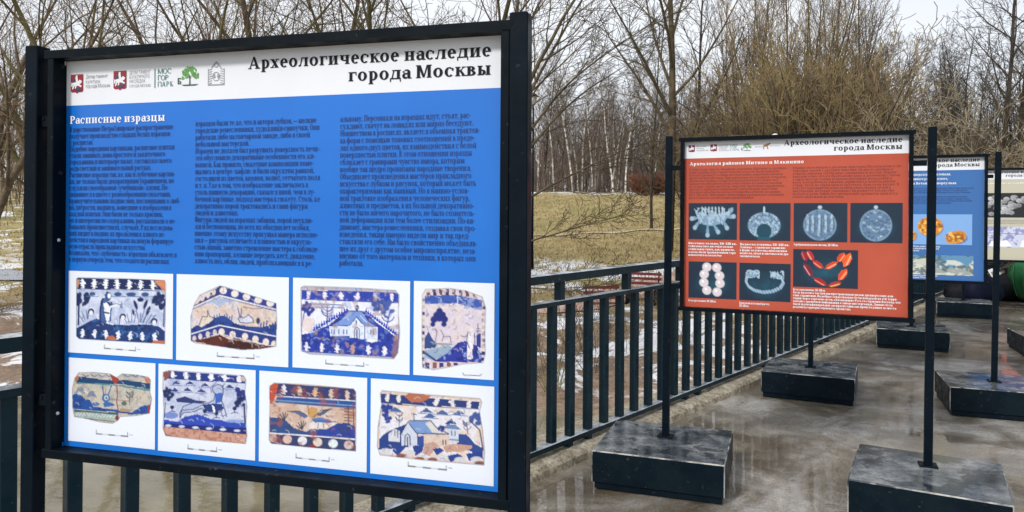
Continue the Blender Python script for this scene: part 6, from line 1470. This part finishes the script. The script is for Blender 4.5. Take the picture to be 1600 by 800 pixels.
# green bin near the end of the bridge
x, y = 8.62, 12.2
t = empty('rubbish_bin', (x, y, gz(x, y))); tag(t, 'round green barrel-shaped bin at the right edge beyond the coin stand', 'bin')
M['green'] = nmat('bin_green', (0.006, 0.075, 0.022), (0.010, 0.12, 0.036), 5, 0.35, 0.5)
lathe_obj('body', [(0.20, 0.04), (0.27, 0.10), (0.33, 0.30), (0.345, 0.46), (0.32, 0.60), (0.285, 0.66)], M['green'], t)
lathe_obj('lid', [(0.29, 0.665), (0.31, 0.68), (0.31, 0.72), (0.27, 0.75), (0.12, 0.79), (0.0, 0.795)], M['green'], t)
lathe_obj('base_ring', [(0.0, 0.0), (0.23, 0.0), (0.23, 0.045), (0.19, 0.05)], M['frame'], t)
mb = MB()
for k in range(12):
    a = k * math.pi / 6; mb.tube([((0.275) * math.cos(a), 0.275 * math.sin(a), 0.10), (0.338 * math.cos(a), 0.338 * math.sin(a), 0.30), (0.352 * math.cos(a), 0.352 * math.sin(a), 0.46), (0.327 * math.cos(a), 0.327 * math.sin(a), 0.60)], 0.010, 4)
mb.build('rib', M['green'], t)
# leaning red and white board
x, y = 8.52, 12.85
t = empty('warning_board', (x, y, gz(x, y) + 0.222), -0.35); t.rotation_euler = (R(-10), R(-26), -0.35); tag(t, 'tilted white board with a red edge leaning beside the green bin', 'board')
mb = MB(); mb.box((0, 0, 0.20), (0.15, 0.02, 0.22), bev=0.004); mb.build('panel', mat('board_white', (0.72, 0.72, 0.72), 0.5), t)
mb = MB(); mb.box((0, -0.002, 0.045), (0.17, 0.024, 0.09), bev=0.004); mb.build('red_edge', mat('board_red', (0.55, 0.09, 0.07), 0.5), t)
mb = MB(); mb.poly([(-0.05, -0.0125, 0.13), (0.01, -0.0125, 0.13), (0.01, -0.0125, 0.26), (-0.05, -0.0125, 0.26)]); mb.build('dark_patch', INK_GREY, t)
# dark sacks by the last ballast block
def sack(cx, cy, s_, seed, lab, m):
    rnd = random.Random(seed); mb = MB(); n = 16; prof = [(0.05, 0), (0.22, 0.02), (0.27, 0.12), (0.25, 0.24), (0.16, 0.36), (0.06, 0.42), (0.09, 0.48), (0.03, 0.50)]
    for i, (r_, z) in enumerate(prof):
        for k in range(n):
            a = 6.283 * k / n; q = r_ * (1 + 0.16 * math.sin(3 * a + i + seed) + rnd.uniform(-0.06, 0.06)); mb.v.append((q * math.cos(a) * s_, q * math.sin(a) * s_ * 0.8, z * s_))
    for i in range(len(prof) - 1):
        for k in range(n):
            j = (k + 1) % n; mb.f.append((i * n + k, i * n + j, i * n + n + j, i * n + n + k)); mb.mi.append(0)
    o = mb.build('rubbish_sack', m, None, True); o.location = (cx, cy, gz(cx, cy) + 0.0); tag(o, lab, 'sack')
M['sack'] = nmat('sack_dark', (0.004, 0.005, 0.007), (0.008, 0.010, 0.013), 8, 0.6, 0.1)
M['sack_blue'] = nmat('sack_blue', (0.004, 0.006, 0.018), (0.007, 0.010, 0.03), 8, 0.6, 0.1)
sack(7.72, 12.15, 1.15, 1, 'dark blue filled sack left of the tilted white board', M['sack_blue'])
sack(7.45, 12.25, 0.95, 2, 'black filled sack left of the dark blue one', M['sack'])
sack(8.42, 12.5, 1.1, 3, 'black filled sack between the tilted board and the green bin', M['sack'])

# red slatted benches by the brick path
def bench(px, Y, rz, lab):
    x = XY(px, Y); t = empty('park_bench', (x, Y, terr(x, Y)), rz); tag(t, lab, 'bench', 'red benches on the riverbank')
    M.setdefault('bench', nmat('bench_red', (0.10, 0.014, 0.018), (0.17, 0.026, 0.028), 3, 0.5)); 
    for k in range(3):
        mb = MB(); mb.box((0, 0.10 * k - 0.1, 0.44), (0.95, 0.075, 0.03), bev=0.004); mb.build('seat_slat', M['bench'], t)
    for k in range(3):
        mb = MB(); mb.box((0, 0.20 + k * 0.02, 0.56 + 0.13 * k), (0.95, 0.03, 0.075), bev=0.004); mb.build('back_slat', M['bench'], t)
    for s_ in (-0.4, 0.4):
        mb = MB(); mb.box((s_, 0, 0.21), (0.05, 0.36, 0.42), bev=0.01); mb.tube([(s_, 0.17, 0.4), (s_, 0.26, 0.9)], 0.02, 6); mb.build('leg', M['frame'], t)
bench(944, 18.8, 0.15, 'red slatted park bench on the bank, seen between the balusters nearer the blue stand')
bench(1004, 20.3, -0.5, 'red slatted park bench on the bank, farther right near the leg of the red stand')

# street lamps
def lamp(px, Y, htot, globe, lab):
    x = XY(px, Y); t = empty('street_lamp', (x, Y, terr(x, Y))); tag(t, lab, 'street lamp')
    mb = MB(); mb.tube([(0, 0, 0), (0, 0, 0.8), (0, 0, htot - 0.3)], [0.06, 0.045, 0.03], 8); mb.build('pole', M['frame'], t, True)
    if globe: lathe_obj('globe', [(0.0, -0.12)] + [(0.12 * math.cos(R(a)), 0.12 * math.sin(R(a))) for a in range(-75, 90, 15)] + [(0.0, 0.12)], mat('globe_opal', (0.75, 0.74, 0.70), 0.3), t, 20, (0, 0, htot - 0.15))
    else:
        lathe_obj('hood', [(0.0, 0.14), (0.05, 0.11), (0.10, 0.07), (0.20, 0.0), (0.20, -0.02), (0.0, -0.02)], M['frame'], t, 16, (0, 0, htot))
        lathe_obj('lantern_glass', [(0.13, -0.02), (0.09, -0.30), (0.0, -0.31)], mat('lantern_glass', (0.5, 0.5, 0.46), 0.2), t, 16, (0, 0, htot))
def lamp_h(px, py, Y): x = XY(px, Y); return 1.6 + (343 - py) / 1155 * Y - terr(x, Y)
lamp(832, 26, lamp_h(832, 150, 26), False, 'street lamp with a dark hood just peeping out right of the blue stand')
lamp(1210, 21, lamp_h(1210, 209, 21) + 0.09, True, 'pale globe lamp peeping over the top edge of the red stand')

# fallen leaves and grit on the wet deck
def litter():
    rnd = random.Random(31); mb = MB()
    for i in range(260):
        s_ = rnd.uniform(-3, 12); o = -abs(rnd.gauss(0, 1.1)) - 0.02; p = Vector(bpt(s_, o, 0.003)); r_ = rnd.uniform(0.004, 0.014); a = rnd.random() * 6.28
        mb.poly([(p.x + r_ * math.cos(a + q), p.y + r_ * math.sin(a + q) * 0.6, p.z + rnd.uniform(0, 0.004)) for q in (0, 1.6, 3.1, 4.6)])
    return mb.build('leaf_litter', nmat('litter_brown', (0.05, 0.035, 0.02), (0.30, 0.24, 0.15), 30, 0.7))
tag(litter(), 'specks of leaf litter and grit scattered on the wet deck', 'litter', kind='stuff')
